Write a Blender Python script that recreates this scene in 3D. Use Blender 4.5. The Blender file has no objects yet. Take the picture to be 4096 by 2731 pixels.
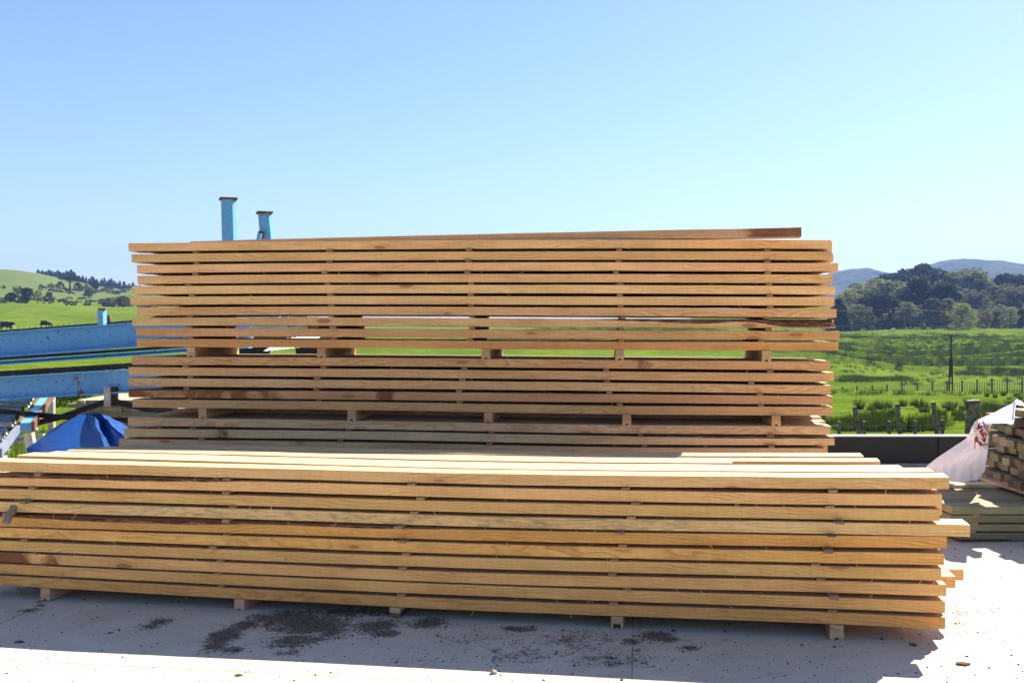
import bpy, math, random
from mathutils import Vector, Matrix, noise
random.seed(7)
sc = bpy.context.scene
col = sc.collection
R = math.radians

# ------------------------------------------------------------------ camera
F = 3988.0; CXP = 2048.0; CYP = 1365.5; EYE = 1.36
PITCH = math.atan((CYP-1315.0)/F)
CP, SP = math.cos(PITCH), math.sin(PITCH)
cd = bpy.data.cameras.new('camera'); cam = bpy.data.objects.new('camera', cd); col.objects.link(cam)
cam.location = (0, 0, EYE); cam.rotation_euler = (R(90)-PITCH, 0, 0)
cd.sensor_width = 36; cd.lens = 36*F/4096; cd.clip_start = 0.05; cd.clip_end = 9000
sc.camera = cam
def ray(x, y):
    a = (x-CXP)/F; b = (CYP-y)/F
    return Vector((a, CP+b*SP, -SP+b*CP))
def at(x, y, D):                       # a measured direction met at distance D
    d = ray(x, y); t = D/d.y
    return Vector((d.x*t, D, EYE+d.z*t))
def slab_z(X, Y=None):
    # the slab falls gently to the left, with an added near left drop that lengthens the shadow
    z = 0.0125*X-.018
    if Y is not None: z -= .045*max(0.0, min(4.655-.2107*X-Y, 1.6))*max(0.0, min(1.0, (1.6-X)/3.6))
    return z
def on_slab(x, y):
    d = ray(x, y); t = (-EYE-.018)/(d.z-0.0125*d.x)
    for _ in range(6): t = (slab_z(d.x*t, d.y*t)-EYE)/d.z
    return Vector((d.x*t, d.y*t, EYE+d.z*t))

# ------------------------------------------------------------------ helpers
def tag(o, label=None, cat=None, group=None, kind=None):
    if label: o['label'] = label
    if cat: o['category'] = cat
    if group: o['group'] = group
    if kind: o['kind'] = kind
    return o
def empty(name, loc, rz=0.0, **k):
    o = bpy.data.objects.new(name, None); col.objects.link(o)
    o.location = loc; o.rotation_euler = (0, 0, rz); o.empty_display_size = .2
    return tag(o, **k)
class MB:
    def __init__(s): s.v = []; s.f = []; s.m = []
    def quad(s, a, b, c, d, mi=0):
        i = len(s.v); s.v += [tuple(a), tuple(b), tuple(c), tuple(d)]; s.f.append((i, i+1, i+2, i+3)); s.m.append(mi)
    def box(s, lo, hi, mi=0, M=None, bev=0):
        (x0, y0, z0), (x1, y1, z1) = lo, hi
        P = [Vector(p) for p in ((x0,y0,z0),(x1,y0,z0),(x1,y1,z0),(x0,y1,z0),(x0,y0,z1),(x1,y0,z1),(x1,y1,z1),(x0,y1,z1))]
        if M: P = [M @ p for p in P]
        i = len(s.v); s.v += [tuple(p) for p in P]
        for q in ((0,3,2,1),(4,5,6,7),(0,1,5,4),(1,2,6,5),(2,3,7,6),(3,0,4,7)):
            s.f.append(tuple(i+k for k in q)); s.m.append(mi)
    def sweep(s, prof, path, up=Vector((0,0,1)), mi=0, cap=True):   # closed 2-D profile (side, up) along points
        n = len(prof); i0 = len(s.v)
        for k, p in enumerate(path):
            a = path[max(k-1, 0)]; b = path[min(k+1, len(path)-1)]
            t = (Vector(b)-Vector(a)).normalized(); sd = t.cross(up).normalized(); u = sd.cross(t)
            for (x, y) in prof: s.v.append(tuple(Vector(p)+sd*x+u*y))
        for k in range(len(path)-1):
            for j in range(n):
                a = i0+k*n+j; b = i0+k*n+(j+1) % n
                s.f.append((a, b, b+n, a+n)); s.m.append(mi)
        if cap:
            s.f.append(tuple(i0+j for j in range(n))); s.m.append(mi)
            e = i0+(len(path)-1)*n
            s.f.append(tuple(e+n-1-j for j in range(n))); s.m.append(mi)
    def tube(s, path, r, n=8, mi=0, r1=None, wob=0):
        i0 = len(s.v); N = len(path)
        for k, p in enumerate(path):
            a = Vector(path[max(k-1, 0)]); b = Vector(path[min(k+1, N-1)])
            t = (b-a).normalized(); ref = Vector((0,0,1)) if abs(t.z) < .9 else Vector((1,0,0))
            sd = t.cross(ref).normalized(); u = sd.cross(t)
            rr = r if r1 is None else r+(r1-r)*k/max(N-1, 1)
            for j in range(n):
                q = 2*math.pi*j/n; w = rr*(1+wob*random.uniform(-1, 1))
                s.v.append(tuple(Vector(p)+sd*math.cos(q)*w+u*math.sin(q)*w))
        for k in range(N-1):
            for j in range(n):
                a = i0+k*n+j; b = i0+k*n+(j+1) % n
                s.f.append((a, b, b+n, a+n)); s.m.append(mi)
        s.f.append(tuple(i0+j for j in range(n))); s.m.append(mi)
        s.f.append(tuple(i0+(N-1)*n+n-1-j for j in range(n))); s.m.append(mi)
    def mesh(s, name, mats, smooth=False, attr=None):
        me = bpy.data.meshes.new(name); me.from_pydata(s.v, [], s.f)
        for m in (mats if isinstance(mats, (list, tuple)) else [mats]): me.materials.append(m)
        for p, mi in zip(me.polygons, s.m): p.material_index = mi; p.use_smooth = smooth
        if attr:
            for an, vals in attr.items():
                A = me.attributes.new(an, 'FLOAT', 'POINT'); A.data.foreach_set('value', vals)
        me.update(); return me
    def build(s, name, mats, parent=None, smooth=False, attr=None, loc=None, rz=0.0):
        o = bpy.data.objects.new(name, s.mesh(name, mats, smooth, attr)); col.objects.link(o)
        if parent: o.parent = parent
        if loc is not None: o.location = loc; o.rotation_euler = (0, 0, rz)
        return o
def copy_tree(o, parent=None):
    c = o.copy(); col.objects.link(c)
    if parent: c.parent = parent
    for ch in list(o.children): copy_tree(ch, c)
    return c

# ------------------------------------------------------------------ materials
class NT:
    def __init__(s, name):
        s.m = bpy.data.materials.new(name); s.m.use_nodes = True; s.t = s.m.node_tree; s.t.nodes.clear()
        s.out = s.n('ShaderNodeOutputMaterial')
    def n(s, typ, **k):
        nd = s.t.nodes.new(typ)
        for a, v in k.items(): setattr(nd, a, v)
        return nd
    def put(s, sock, v):
        if isinstance(v, bpy.types.NodeSocket): s.t.links.new(v, sock)
        elif v is not None:
            if hasattr(sock, 'default_value'):
                if sock.type == 'RGBA' and len(v) == 3: v = (*v, 1)
                sock.default_value = v
    def math(s, op, a, b=None, c=None, clamp=False):
        nd = s.n('ShaderNodeMath', operation=op, use_clamp=clamp)
        s.put(nd.inputs[0], a)
        if b is not None: s.put(nd.inputs[1], b)
        if c is not None: s.put(nd.inputs[2], c)
        return nd.outputs[0]
    def vmath(s, op, a, b=None):
        nd = s.n('ShaderNodeVectorMath', operation=op); s.put(nd.inputs[0], a)
        if b is not None:
            s.put(nd.inputs[3] if op == 'SCALE' else nd.inputs[1], b)
        return nd.outputs[0]
    def comb(s, x, y, z):
        nd = s.n('ShaderNodeCombineXYZ'); s.put(nd.inputs[0], x); s.put(nd.inputs[1], y); s.put(nd.inputs[2], z); return nd.outputs[0]
    def sep(s, v):
        nd = s.n('ShaderNodeSeparateXYZ'); s.put(nd.inputs[0], v); return nd.outputs
    def noise(s, v, scale, detail=3, rough=.5, dist=0.0, colour=False):
        nd = s.n('ShaderNodeTexNoise'); s.put(nd.inputs['Vector'], v); nd.inputs['Scale'].default_value = scale
        nd.inputs['Detail'].default_value = detail; nd.inputs['Roughness'].default_value = rough; nd.inputs['Distortion'].default_value = dist
        return nd.outputs['Color' if colour else 'Fac']
    def voro(s, v, scale, feature='F1'):
        nd = s.n('ShaderNodeTexVoronoi', feature=feature); s.put(nd.inputs['Vector'], v); nd.inputs['Scale'].default_value = scale
        return nd
    def ramp(s, f, stops, interp='LINEAR'):
        nd = s.n('ShaderNodeValToRGB'); s.put(nd.inputs[0], f); e = nd.color_ramp.elements; nd.color_ramp.interpolation = interp
        while len(e) < len(stops): e.new(.5)
        for q, (p, c) in zip(e, stops):
            q.position = p; q.color = (c, c, c, 1) if isinstance(c, (int, float)) else (*c, 1)
        return nd.outputs[0]
    def mix(s, f, a, b, mode='MIX'):
        nd = s.n('ShaderNodeMix', data_type='RGBA', blend_type=mode); s.put(nd.inputs[0], f); s.put(nd.inputs[6], a); s.put(nd.inputs[7], b); return nd.outputs[2]
    def mrange(s, v, a, b, c=0.0, d=1.0, smooth=True):
        nd = s.n('ShaderNodeMapRange', interpolation_type='SMOOTHSTEP' if smooth else 'LINEAR'); s.put(nd.inputs[0], v)
        for i, q in enumerate((a, b, c, d)): nd.inputs[i+1].default_value = q
        return nd.outputs[0]
    def bump(s, h, strength=.3, dist=.01):
        nd = s.n('ShaderNodeBump'); s.put(nd.inputs['Height'], h); nd.inputs['Strength'].default_value = strength; nd.inputs['Distance'].default_value = dist
        return nd.outputs[0]
    def attr(s, name):
        return s.n('ShaderNodeAttribute', attribute_name=name).outputs['Fac']
    def obj(s): return s.n('ShaderNodeTexCoord').outputs['Object']
    def info(s): return s.n('ShaderNodeObjectInfo')
    def bsdf(s, colr, rough=.7, normal=None, metal=0.0, spec=.5, **k):
        b = s.n('ShaderNodeBsdfPrincipled'); s.put(b.inputs['Base Color'], colr); s.put(b.inputs['Roughness'], rough)
        s.put(b.inputs['Metallic'], metal); s.put(b.inputs['Specular IOR Level'], spec)
        if normal is not None: s.put(b.inputs['Normal'], normal)
        for a, v in k.items(): s.put(b.inputs[a], v)
        s.t.links.new(b.outputs[0], s.out.inputs[0]); return b

def wood_mat(name, dark=(.50,.37,.27), ringp=.0125, contrast=.72, grey=0.0, rough=.72, broad=.9):
    """sawn softwood: growth rings cut by the board, knots, resin stains; the tint is the board's own object colour"""
    t = NT(name); inf = t.info(); P = t.obj()
    rnd = inf.outputs['Random']; off = t.comb(t.math('MULTIPLY', rnd, 37.0), t.math('MULTIPLY', rnd, 11.3), t.math('MULTIPLY', rnd, 23.7))
    Q = t.vmath('ADD', P, off); q = t.sep(Q); p = t.sep(P)
    r2 = t.math('FRACT', t.math('MULTIPLY', rnd, 91.7)); r3 = t.math('FRACT', t.math('MULTIPLY', rnd, 317.3))
    low = t.noise(t.comb(t.math('MULTIPLY', q[0], 1.0), t.math('MULTIPLY', q[1], 3.5), t.math('MULTIPLY', q[2], 3.5)), 1.5, 3, .55, colour=True)
    ls = t.sep(low)
    yc = t.math('ADD', p[1], t.math('MULTIPLY_ADD', r2, .3, -.12)); zc = t.math('ADD', p[2], t.math('MULTIPLY_ADD', r3, .25, .01))
    yc = t.math('ADD', yc, t.math('MULTIPLY_ADD', ls[0], .14, -.07)); zc = t.math('ADD', zc, t.math('MULTIPLY_ADD', ls[1], .14, -.07))
    rr = t.math('SQRT', t.math('ADD', t.math('MULTIPLY', yc, yc), t.math('MULTIPLY', zc, zc)))
    vk = t.voro(t.comb(t.math('MULTIPLY', q[0], 2.3), t.math('MULTIPLY', q[1], 5.5), t.math('MULTIPLY', q[2], 8.0)), 1.0)
    kd = vk.outputs['Distance']; kc = t.sep(vk.outputs['Color'])
    has = t.math('GREATER_THAN', kc[0], .52)
    swell = t.math('MULTIPLY', t.mrange(kd, .55, .03), has)
    rr = t.math('ADD', rr, t.math('MULTIPLY', swell, .016))
    rr = t.math('ADD', rr, t.math('MULTIPLY', t.noise(t.comb(t.math('MULTIPLY', q[0], 6.0), t.math('MULTIPLY', q[1], 30.0), t.math('MULTIPLY', q[2], 30.0)), 1.0, 2), .004))
    ph = t.math('FRACT', t.math('DIVIDE', rr, ringp))
    ring = t.ramp(ph, [(0.0, .15), (.12, 0.0), (.6, .35), (.86, 1.0), (1.0, .15)])
    vis = t.mrange(t.noise(Q, 2.2, 2), .3, .7, .35, 1.0)
    ring = t.math('MULTIPLY', ring, vis)
    base = inf.outputs['Color']
    darkc = t.mix(1.0, base, (*dark, 1), 'MULTIPLY')
    c = t.mix(t.math('MULTIPLY', ring, contrast), base, darkc)
    fib = t.noise(t.comb(t.math('MULTIPLY', q[0], 7.0), t.math('MULTIPLY', q[1], 260.0), t.math('MULTIPLY', q[2], 260.0)), 1.0, 3, .6)
    c = t.mix(1.0, c, t.ramp(fib, [(.25, .86), (.75, 1.1)]), 'MULTIPLY')
    blotch = t.noise(t.comb(t.math('MULTIPLY', q[0], 1.4), t.math('MULTIPLY', q[1], 7.0), t.math('MULTIPLY', q[2], 9.0)), 1.6, 4, .6)
    c = t.mix(1.0, c, t.ramp(blotch, [(.3, (.86,.80,.74)), (.62, (1.06,1.05,1.03))]), 'MULTIPLY')
    saw = t.noise(t.comb(t.math('MULTIPLY', q[0], 55.0), t.math('MULTIPLY', q[1], 6.0), t.math('MULTIPLY_ADD', q[0], 18.0, t.math('MULTIPLY', q[2], 14.0))), 1.0, 2, .5)
    c = t.mix(.35, c, t.mix(1.0, c, t.ramp(saw, [(.3, .84), (.7, 1.14)]), 'MULTIPLY'))
    core = t.math('MULTIPLY', t.mrange(kd, .13, .09), has)
    c = t.mix(t.math('MULTIPLY', core, .75), c, (.20, .085, .035, 1))
    hl = t.math('MULTIPLY', t.mrange(kd, .34, .12), has)
    c = t.mix(t.math('MULTIPLY', hl, .28), c, (.42, .19, .07, 1))
    st = t.attr('stain'); sn = t.noise(Q, 9.0, 5, .65)
    sm = t.mrange(t.math('ADD', st, t.math('MULTIPLY_ADD', sn, .9, -.45)), .38, .62)
    c = t.mix(t.math('MULTIPLY', sm, .92), c, t.mix(sn, (.075, .02, .008, 1), (.27, .085, .028, 1)))
    md = t.attr('mould')
    msk = t.math('MULTIPLY', md, t.mrange(t.noise(t.comb(t.math('MULTIPLY', q[0], 14.0), q[1], t.math('MULTIPLY', q[2], 60.0)), 1.0, 5, .7), .47, .63))
    c = t.mix(t.math('MULTIPLY', msk, .55), c, (.20, .215, .13, 1))
    gr = t.mrange(t.noise(Q, 5.0, 4), .35, .7)
    if grey: c = t.mix(t.math('MULTIPLY', gr, grey), c, (.13, .13, .10, 1))
    up = t.mrange(t.math('ABSOLUTE', t.sep(t.n('ShaderNodeTexCoord').outputs['Normal'])[2]), .8, .95)   # rough sawn broad faces, mixed towards a paler tan
    c = t.mix(t.math('MULTIPLY', up, broad), c, t.mix(.62, c, (.52, .40, .29, 1)))
    h = t.math('ADD', t.math('MULTIPLY', fib, .6), t.math('ADD', t.math('MULTIPLY', ring, -.5), t.math('MULTIPLY', saw, .8)))
    t.bsdf(c, rough, t.bump(h, .35, .0012), spec=.25)
    return t.m
def simple(name, c, rough=.6, metal=0, nscale=0, amt=.25, c2=None, bump=0, spec=.4):
    t = NT(name); P = t.obj()
    if nscale:
        f = t.noise(P, nscale, 5, .6)
        cc = t.mix(t.mrange(f, .35, .65), c, c2 if c2 else tuple(x*(1-amt) for x in c))
        t.bsdf(cc, rough, t.bump(f, bump, .01) if bump else None, metal, spec)
    else: t.bsdf((*c, 1), rough, None, metal, spec)
    return t.m
M = {}
M['pine'] = wood_mat('sawn pine')
M['stick'] = wood_mat('weathered spacer wood', broad=0.0, contrast=.35, grey=.35)
M['treated'] = wood_mat('green treated pine', broad=.3, contrast=.4, grey=.35)
def bark_mat():
    t = NT('bark wane'); P = t.obj(); i = t.info()
    Q = t.vmath('ADD', P, t.comb(t.math('MULTIPLY', i.outputs['Random'], 13.0), 0.0, 0.0))
    f = t.noise(t.comb(t.math('MULTIPLY', t.sep(Q)[0], 12.0), t.math('MULTIPLY', t.sep(Q)[1], 45.0), t.math('MULTIPLY', t.sep(Q)[2], 45.0)), 1.0, 6, .7)
    c = t.ramp(f, [(.3, (.05,.022,.014)), (.5, (.18,.075,.042)), (.66, (.42,.26,.17))])
    t.bsdf(c, .9, t.bump(f, .8, .006), spec=.1); return t.m
M['bark'] = bark_mat()
def blue_paint():
    t = NT('worn blue paint'); P = t.obj(); s = t.sep(P)
    big = t.noise(P, 1.3, 5, .6); sp = t.noise(P, 26.0, 5, .75); fine = t.noise(P, 90.0, 3, .6)
    c = t.mix(t.mrange(big, .35, .65), (.060, .245, .48, 1), (.10, .33, .60, 1))
    c = t.mix(t.mrange(fine, .3, .8), c, (.12, .37, .66, 1))
    rust = t.mix(t.noise(P, 40.0, 4), (.05, .022, .012, 1), (.22, .09, .035, 1))
    m = t.mrange(t.math('ADD', sp, t.math('MULTIPLY', big, .22)), .70, .76)
    ga = t.attr('grime')
    m2 = t.mrange(t.math('ADD', ga, t.math('MULTIPLY_ADD', t.noise(P, 7.0, 6, .7), 1.1, -.55)), .42, .6)
    c = t.mix(t.math('MAXIMUM', m, m2), c, rust)
    t.bsdf(c, .45, t.bump(sp, .2, .003), 0.0, .5); return t.m
M['blue'] = blue_paint()
M['rust'] = simple('rusty steel', (.20,.09,.045), .85, 0, 18, c2=(.07,.035,.022), bump=.5)
M['black_iron'] = simple('greasy black iron', (.010,.008,.007), .65, 0, 25, c2=(.028,.019,.014), bump=.5)
M['galv'] = simple('galvanised steel', (.50,.50,.47), .5, .3, 12, c2=(.36,.35,.31))
M['dull_rail'] = simple('dull pale blue rail', (.26,.30,.38), .5, .3, 12, c2=(.18,.2,.26))
M['roller'] = simple('blue grey roller steel', (.19,.23,.30), .28, .75, 30, c2=(.12,.15,.2))
M['dark_steel'] = simple('dark primed steel', (.013,.016,.022), .5, 0, 3.0, c2=(.021,.024,.031), spec=.2)
M['pipe'] = simple('dull steel pipe', (.33,.33,.34), .35, .8, 9, c2=(.22,.22,.22))
M['post'] = simple('lichened fence timber', (.085,.060,.040), .9, 0, 14, c2=(.23,.20,.14), bump=.8)
M['old_post'] = simple('grey far fence timber', (.10,.095,.08), .9, 0, 8, c2=(.16,.15,.12))
M['wire'] = simple('fence wire', (.22,.21,.20), .5, .6)
M['dark_pole'] = simple('creosoted pole', (.045,.035,.028), .85, 0, 6, c2=(.03,.025,.02))
M['white'] = simple('white enamel', (.75,.75,.73), .4)
M['cow_black'] = simple('black hide', (.012,.011,.011), .7)
M['cow_white'] = simple('white face hide', (.6,.55,.5), .8)
M['wool'] = simple('sheep wool', (.55,.52,.45), .95)
M['chip'] = simple('bark crumbs', (.045,.032,.023), .95, 0, 300, c2=(.13,.085,.05))
M['stone'] = simple('pale stone', (.42,.33,.24), .9, 0, 60, c2=(.25,.19,.13), bump=.6)
def tarp_mat():
    t = NT('blue tarpaulin'); P = t.obj(); f = t.noise(P, 3.0, 4)
    w = t.noise(P, 14.0, 3)
    b = t.bsdf(t.mix(f, (.006, .040, .185, 1), (.012, .075, .30, 1)), .33, t.bump(w, .25, .02), spec=.5)
    return t.m
M['tarp'] = tarp_mat()
def plastic_mat():
    t = NT('printed white plastic'); P = t.obj()
    f = t.noise(P, 9.0, 4); red = t.math('GREATER_THAN', t.attr('print'), .5)
    c = t.mix(red, (.80, .80, .90, 1), (.30, .022, .028, 1))
    b = t.bsdf(c, .38, t.bump(f, .25, .012), spec=.35)
    tr = t.n('ShaderNodeBsdfTranslucent'); t.put(tr.inputs[0], c)
    mx = t.n('ShaderNodeMixShader'); mx.inputs[0].default_value = .2
    t.t.links.new(b.outputs[0], mx.inputs[1]); t.t.links.new(tr.outputs[0], mx.inputs[2]); t.t.links.new(mx.outputs[0], t.out.inputs[0])
    return t.m
M['plastic'] = plastic_mat()
def leaf_mat(name, c1, c2, trans=.25):
    t = NT(name); P = t.obj(); i = t.info()
    Q = t.vmath('ADD', P, t.comb(t.math('MULTIPLY', i.outputs['Random'], 50.0), 0.0, 0.0))
    f = t.noise(Q, .55, 3, .6); g = t.noise(Q, 3.0, 2)
    c = t.mix(t.mrange(t.math('ADD', t.math('MULTIPLY', f, .6), t.math('MULTIPLY', g, .4)), .35, .65), c1, c2)
    c = t.mix(1.0, c, i.outputs['Color'], 'MULTIPLY')
    b = t.bsdf(c, .8, spec=.0)
    tr = t.n('ShaderNodeBsdfTranslucent'); t.put(tr.inputs[0], c)
    mx = t.n('ShaderNodeMixShader'); mx.inputs[0].default_value = trans
    t.t.links.new(b.outputs[0], mx.inputs[1]); t.t.links.new(tr.outputs[0], mx.inputs[2]); t.t.links.new(mx.outputs[0], t.out.inputs[0])
    return t.m
M['leaf_dark'] = leaf_mat('dark evergreen leaves', (.030,.044,.018), (.070,.088,.034))
M['leaf_grey'] = leaf_mat('grey green leaves', (.075,.086,.040), (.22,.22,.10))
M['leaf_pale'] = leaf_mat('yellow green leaves', (.15,.17,.05), (.26,.27,.09), .35)
M['leaf_pine'] = leaf_mat('pine needles', (.016,.030,.016), (.034,.052,.024), .1)
M['trunk'] = simple('tree bark', (.09,.07,.05), .95, 0, 3, c2=(.14,.12,.09), bump=.5)
M['rush'] = leaf_mat('rush blades', (.024,.044,.010), (.062,.088,.020), .3)
M['blade'] = leaf_mat('grass blades', (.075,.125,.015), (.14,.19,.03), .35)
HAZE=0.0002; SUN=5.0; SKY=0.055; EXPO=1.75; DUST=0.5
# ------------------------------------------------------------------ the lumber stacks
TH = 0.0515                                       # thickness of a board
ORD = ['first','second','third','fourth','fifth','sixth','seventh','eighth','ninth','tenth']
LBL = ['leftmost','second from left','middle','fourth from left','rightmost']
class Stack:
    def __init__(s, A, B, Xl):
        s.A, s.B = A, B; k = math.sqrt(1+B*B)
        s.u = Vector((1, B, 0))/k; s.v = Vector((-B, 1, 0))/k; s.rz = math.atan2(B, 1)
        s.O = Vector((Xl, A+B*Xl, 0))
    def sz(s, x, y):
        d = ray(x, y); t = s.A/(d.y-s.B*d.x); P = Vector((d.x*t, d.y*t, EYE+d.z*t))
        return (P-s.O).dot(s.u), P.z
    def at(s, S, N, Z): return s.O+s.u*S+s.v*N+Vector((0, 0, Z))
def curve(pts):                                   # smooth interpolation, straight beyond the ends
    xs = [p[0] for p in pts]; ys = [p[1] for p in pts]; n = len(xs)
    m = []
    for i in range(n):
        a, b = max(i-1, 0), min(i+1, n-1); m.append((ys[b]-ys[a])/(xs[b]-xs[a]))
    def f(x):
        if x <= xs[0]: return ys[0]+m[0]*(x-xs[0])
        if x >= xs[-1]: return ys[-1]+m[-1]*(x-xs[-1])
        i = max(k for k in range(n) if xs[k] <= x); i = min(i, n-2)
        h = xs[i+1]-xs[i]; t = (x-xs[i])/h
        return (2*t**3-3*t*t+1)*ys[i]+(t**3-2*t*t+t)*h*m[i]+(-2*t**3+3*t*t)*ys[i+1]+(t**3-t*t)*h*m[i+1]
    return f
def board(name, st, s0, s1, n0, w, top, label, cat='board', group=None, tint=(.62,.42,.21), wane=None, stain=None,
          mould=None, mat='pine', th=TH, yaw=0, seg=.07, splint=0, dz=None):
    rnd = random.Random(label)
    L = s1-s0; N = max(6, int(L/seg)); zb = top(s0+L/2)-th
    b = MB(); stv = []; mdv = []; ph = rnd.uniform(0, 99); c0 = .0012
    e0 = rnd.uniform(-.004, .004); e1 = rnd.uniform(-.004, .004)
    R_ = 6
    for k in range(N+1):
        s = L*k/N; z = top(s0+s)-zb+(dz(s0+s) if dz else 0)
        z1 = z+noise.noise(Vector((s*3+ph, 0, 0)))*.0014; z0 = z-th+noise.noise(Vector((s*3+ph, 9, 0)))*.0014
        y0 = noise.noise(Vector((s*1.1+ph, 4, 0)))*.0022
        c = c0; cy = c0
        if wane:
            q = wane(s0+s)
            if q > 0: c = c0+q*.95+noise.noise(Vector((s*9+ph, 2, 0)))*.005*min(1, q*60); c = max(c, c0); cy = c*1.25
        c = min(c, th*.9)
        ea = e0 if k == 0 else (e1 if k == N else 0)
        for (y, zz) in ((y0, z0+.001), (y0, z1-c), (y0+cy*.45, z1-c*.32), (y0+cy, z1), (w, z1), (w, z0)):
            b.v.append((s+ea*(y/w*2-1), y, zz))
            stv.append(stain(s0+s) if stain else 0.0); mdv.append(mould(s0+s) if mould else 0.0)
    for k in range(N):
        s = L*(k+.5)/N; wn = 1 if (wane and wane(s0+s) > .0015) else 0
        for j in range(R_):
            a = k*R_+j; c = k*R_+(j+1) % R_
            b.f.append((a, a+R_, c+R_, c)); b.m.append(wn if j in (1, 2) else 0)
    b.f.append(tuple(range(R_))); b.m.append(0)
    b.f.append(tuple(N*R_+R_-1-j for j in range(R_))); b.m.append(0)
    for _ in range(splint):                       # torn wood fibres standing off the sawn edges
        s = rnd.uniform(.05, L-.05); up = rnd.random() < .6
        z = top(s0+s)-zb-(0 if up else th); l = rnd.uniform(.012, .042); dx = rnd.uniform(-.7, .7)*l; sg = 1 if up else -1
        p0 = Vector((s, .001, z)); p1 = p0+Vector((dx*.5, -.006, sg*l*.5)); p2 = p0+Vector((dx, -.011, sg*l*.55*rnd.uniform(.2, 1.4)))
        r = .0011; i = len(b.v)
        for p in (p0, p1, p2):
            for o in ((-r, 0, -r), (r, 0, -r), (0, 0, r)): b.v.append(tuple(p+Vector(o))); stv.append(0.0); mdv.append(0.0)
        for q in (0, 3):
            for j in range(3):
                a = i+q+j; c = i+q+(j+1) % 3; b.f.append((a, c, c+3, a+3)); b.m.append(0)
    o = b.build(name, [M[mat], M['bark']], attr={'stain': stv, 'mould': mdv}, loc=st.at(s0, n0, zb), rz=st.rz+yaw)
    k = rnd.uniform(.87, 1.07); o.color = (tint[0]*k, tint[1]*k*rnd.uniform(.97, 1.02), tint[2]*k*rnd.uniform(.94, 1.05), 1)
    return tag(o, label, cat, group)
def stick(st, S, z0, z1, n0, n1, w, label, group, tint=(.42,.25,.13), skew=0.0):
    b = MB(); h = z1-z0; e = .002
    for k in range(2):
        y = (n1-n0)*k; sk = skew*k
        b.v += [(-w/2+sk, y, e), (w/2+sk, y, 0), (w/2+sk, y, h), (-w/2+sk, y, h-e)]
    for q in ((0,3,2,1)[::-1], (4,7,6,5), (0,1,5,4), (1,2,6,5), (2,3,7,6), (3,0,4,7)): b.f.append(q); b.m.append(0)
    o = b.build('spacer_stick', [M['stick']], attr={'stain': [0]*8, 'mould': [0]*8}, loc=st.at(S, n0, z0), rz=st.rz)
    k = random.uniform(.75, 1.2); o.color = (tint[0]*k, tint[1]*k, tint[2]*k, 1)
    return tag(o, label, 'spacer stick', group)
def bearer(st, S, z0, z1, n0, n1, w, label, group, tint=(.55,.36,.19), wide_groove=False, dark=False):
    """two battens one on the other, the lower one grooved underneath"""
    r = empty('bearer', st.at(S, n0, z0), st.rz, label=label, cat='bearer', group=group)
    h = z1-z0; hm = h*.5; g = w*(.32 if wide_groove else .15); gh = hm*(.8 if wide_groove else .28); L = n1-n0; a = w/2
    def prof(P, nm):
        b = MB(); n = len(P)
        for y in (0, L):
            for (x, z) in P: b.v.append((x, y, z))
        b.f = [tuple(range(n)), tuple(2*n-1-i for i in range(n))]+[((i+1) % n, i, n+i, n+(i+1) % n) for i in range(n)]; b.m = [0]*len(b.f)
        o = b.build(nm, [M['pine']], r, attr={'stain': [0]*2*n, 'mould': [0]*2*n})
        k = random.uniform(.9, 1.1); o.color = (tint[0]*k, tint[1]*k, tint[2]*k, 1)
        return o
    lo = prof([(-a, 0), (-g, 0), (-g, gh), (g, gh), (g, 0), (a, 0), (a, hm-.0008), (-a, hm-.0008)], 'grooved_batten')
    up = prof([(-a+.001, hm), (a-.002, hm), (a-.002, h), (-a+.001, h)], 'upper_batten')
    if dark: lo.color = (.10, .085, .075, 1)
    return r
def blob(c, w, amp=1.0): return lambda s: amp*math.exp(-((s-c)/w)**2)
def plus(*fs): return lambda s: sum(f(s) for f in fs)

FRONT = Stack(4.655, -.2107, -2.71)
BACK = Stack(6.45, -.0935, -2.53); TB = .0545
def pt(st, x, y): return st.sz(x, y)
def rows_from(st, xs, data):
    out = []
    for (xl, xr, ys) in data:
        P = []
        for x, y in zip(xs, ys):
            xx = xl if x == 'l' else (xr if x == 'r' else x)
            P.append(pt(st, xx, y))
        out.append((pt(st, xl, ys[0])[0], pt(st, xr, ys[-1])[0], curve(P)))
    return out
# --- near stack: ten rows, six boards deep
FR = rows_from(FRONT, (0, 1100, 2000, 3200, 'r'), [
    (0, 3800, (1845.9,1873.9,1894.9,1907.7,1909.6)), (0, 3770, (1902,1926.8,1950.5,1971.4,1975.8)),
    (0, 3757, (1953.5,1983.9,2008.2,2028.6,2036.6)), (0, 3880, (2006.3,2037.7,2065.8,2086.2,2099)),
    (0, 3785, (2065.7,2095.2,2120.4,2139.3,2145.5)), (0, 3774, (2109.2,2147.6,2176.5,2203,2212.5)),
    (0, 3767, (2161.6,2203.7,2232.7,2260.7,2274.5)), (0, 3782, (2208.4,2256.6,2292.3,2319.4,2336.8)),
    (0, 3778, (2254.2,2306.6,2343.4,2383.2,2404.5)), (0, 3781, (2301,2360.4,2402.6,2443.4,2468.8))])
ft = [(.72,.47,.20), (.72,.45,.185), (.72,.45,.18), (.68,.48,.21), (.75,.40,.115), (.73,.42,.13), (.74,.45,.165), (.75,.44,.155), (.77,.43,.15), (.76,.385,.13)]
FN = 6; FW = .137; FST = .1445
sF = lambda x: pt(FRONT, x, 2000)[0]
look = {0: 'wavy grained', 1: 'bark edged', 2: 'knotty', 3: 'greenish mould speckled', 4: 'orange bark edged', 5: 'honey coloured', 6: 'straight grained', 7: 'red stained', 8: 'plain pale', 9: 'reddish swirly grained'}
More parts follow.
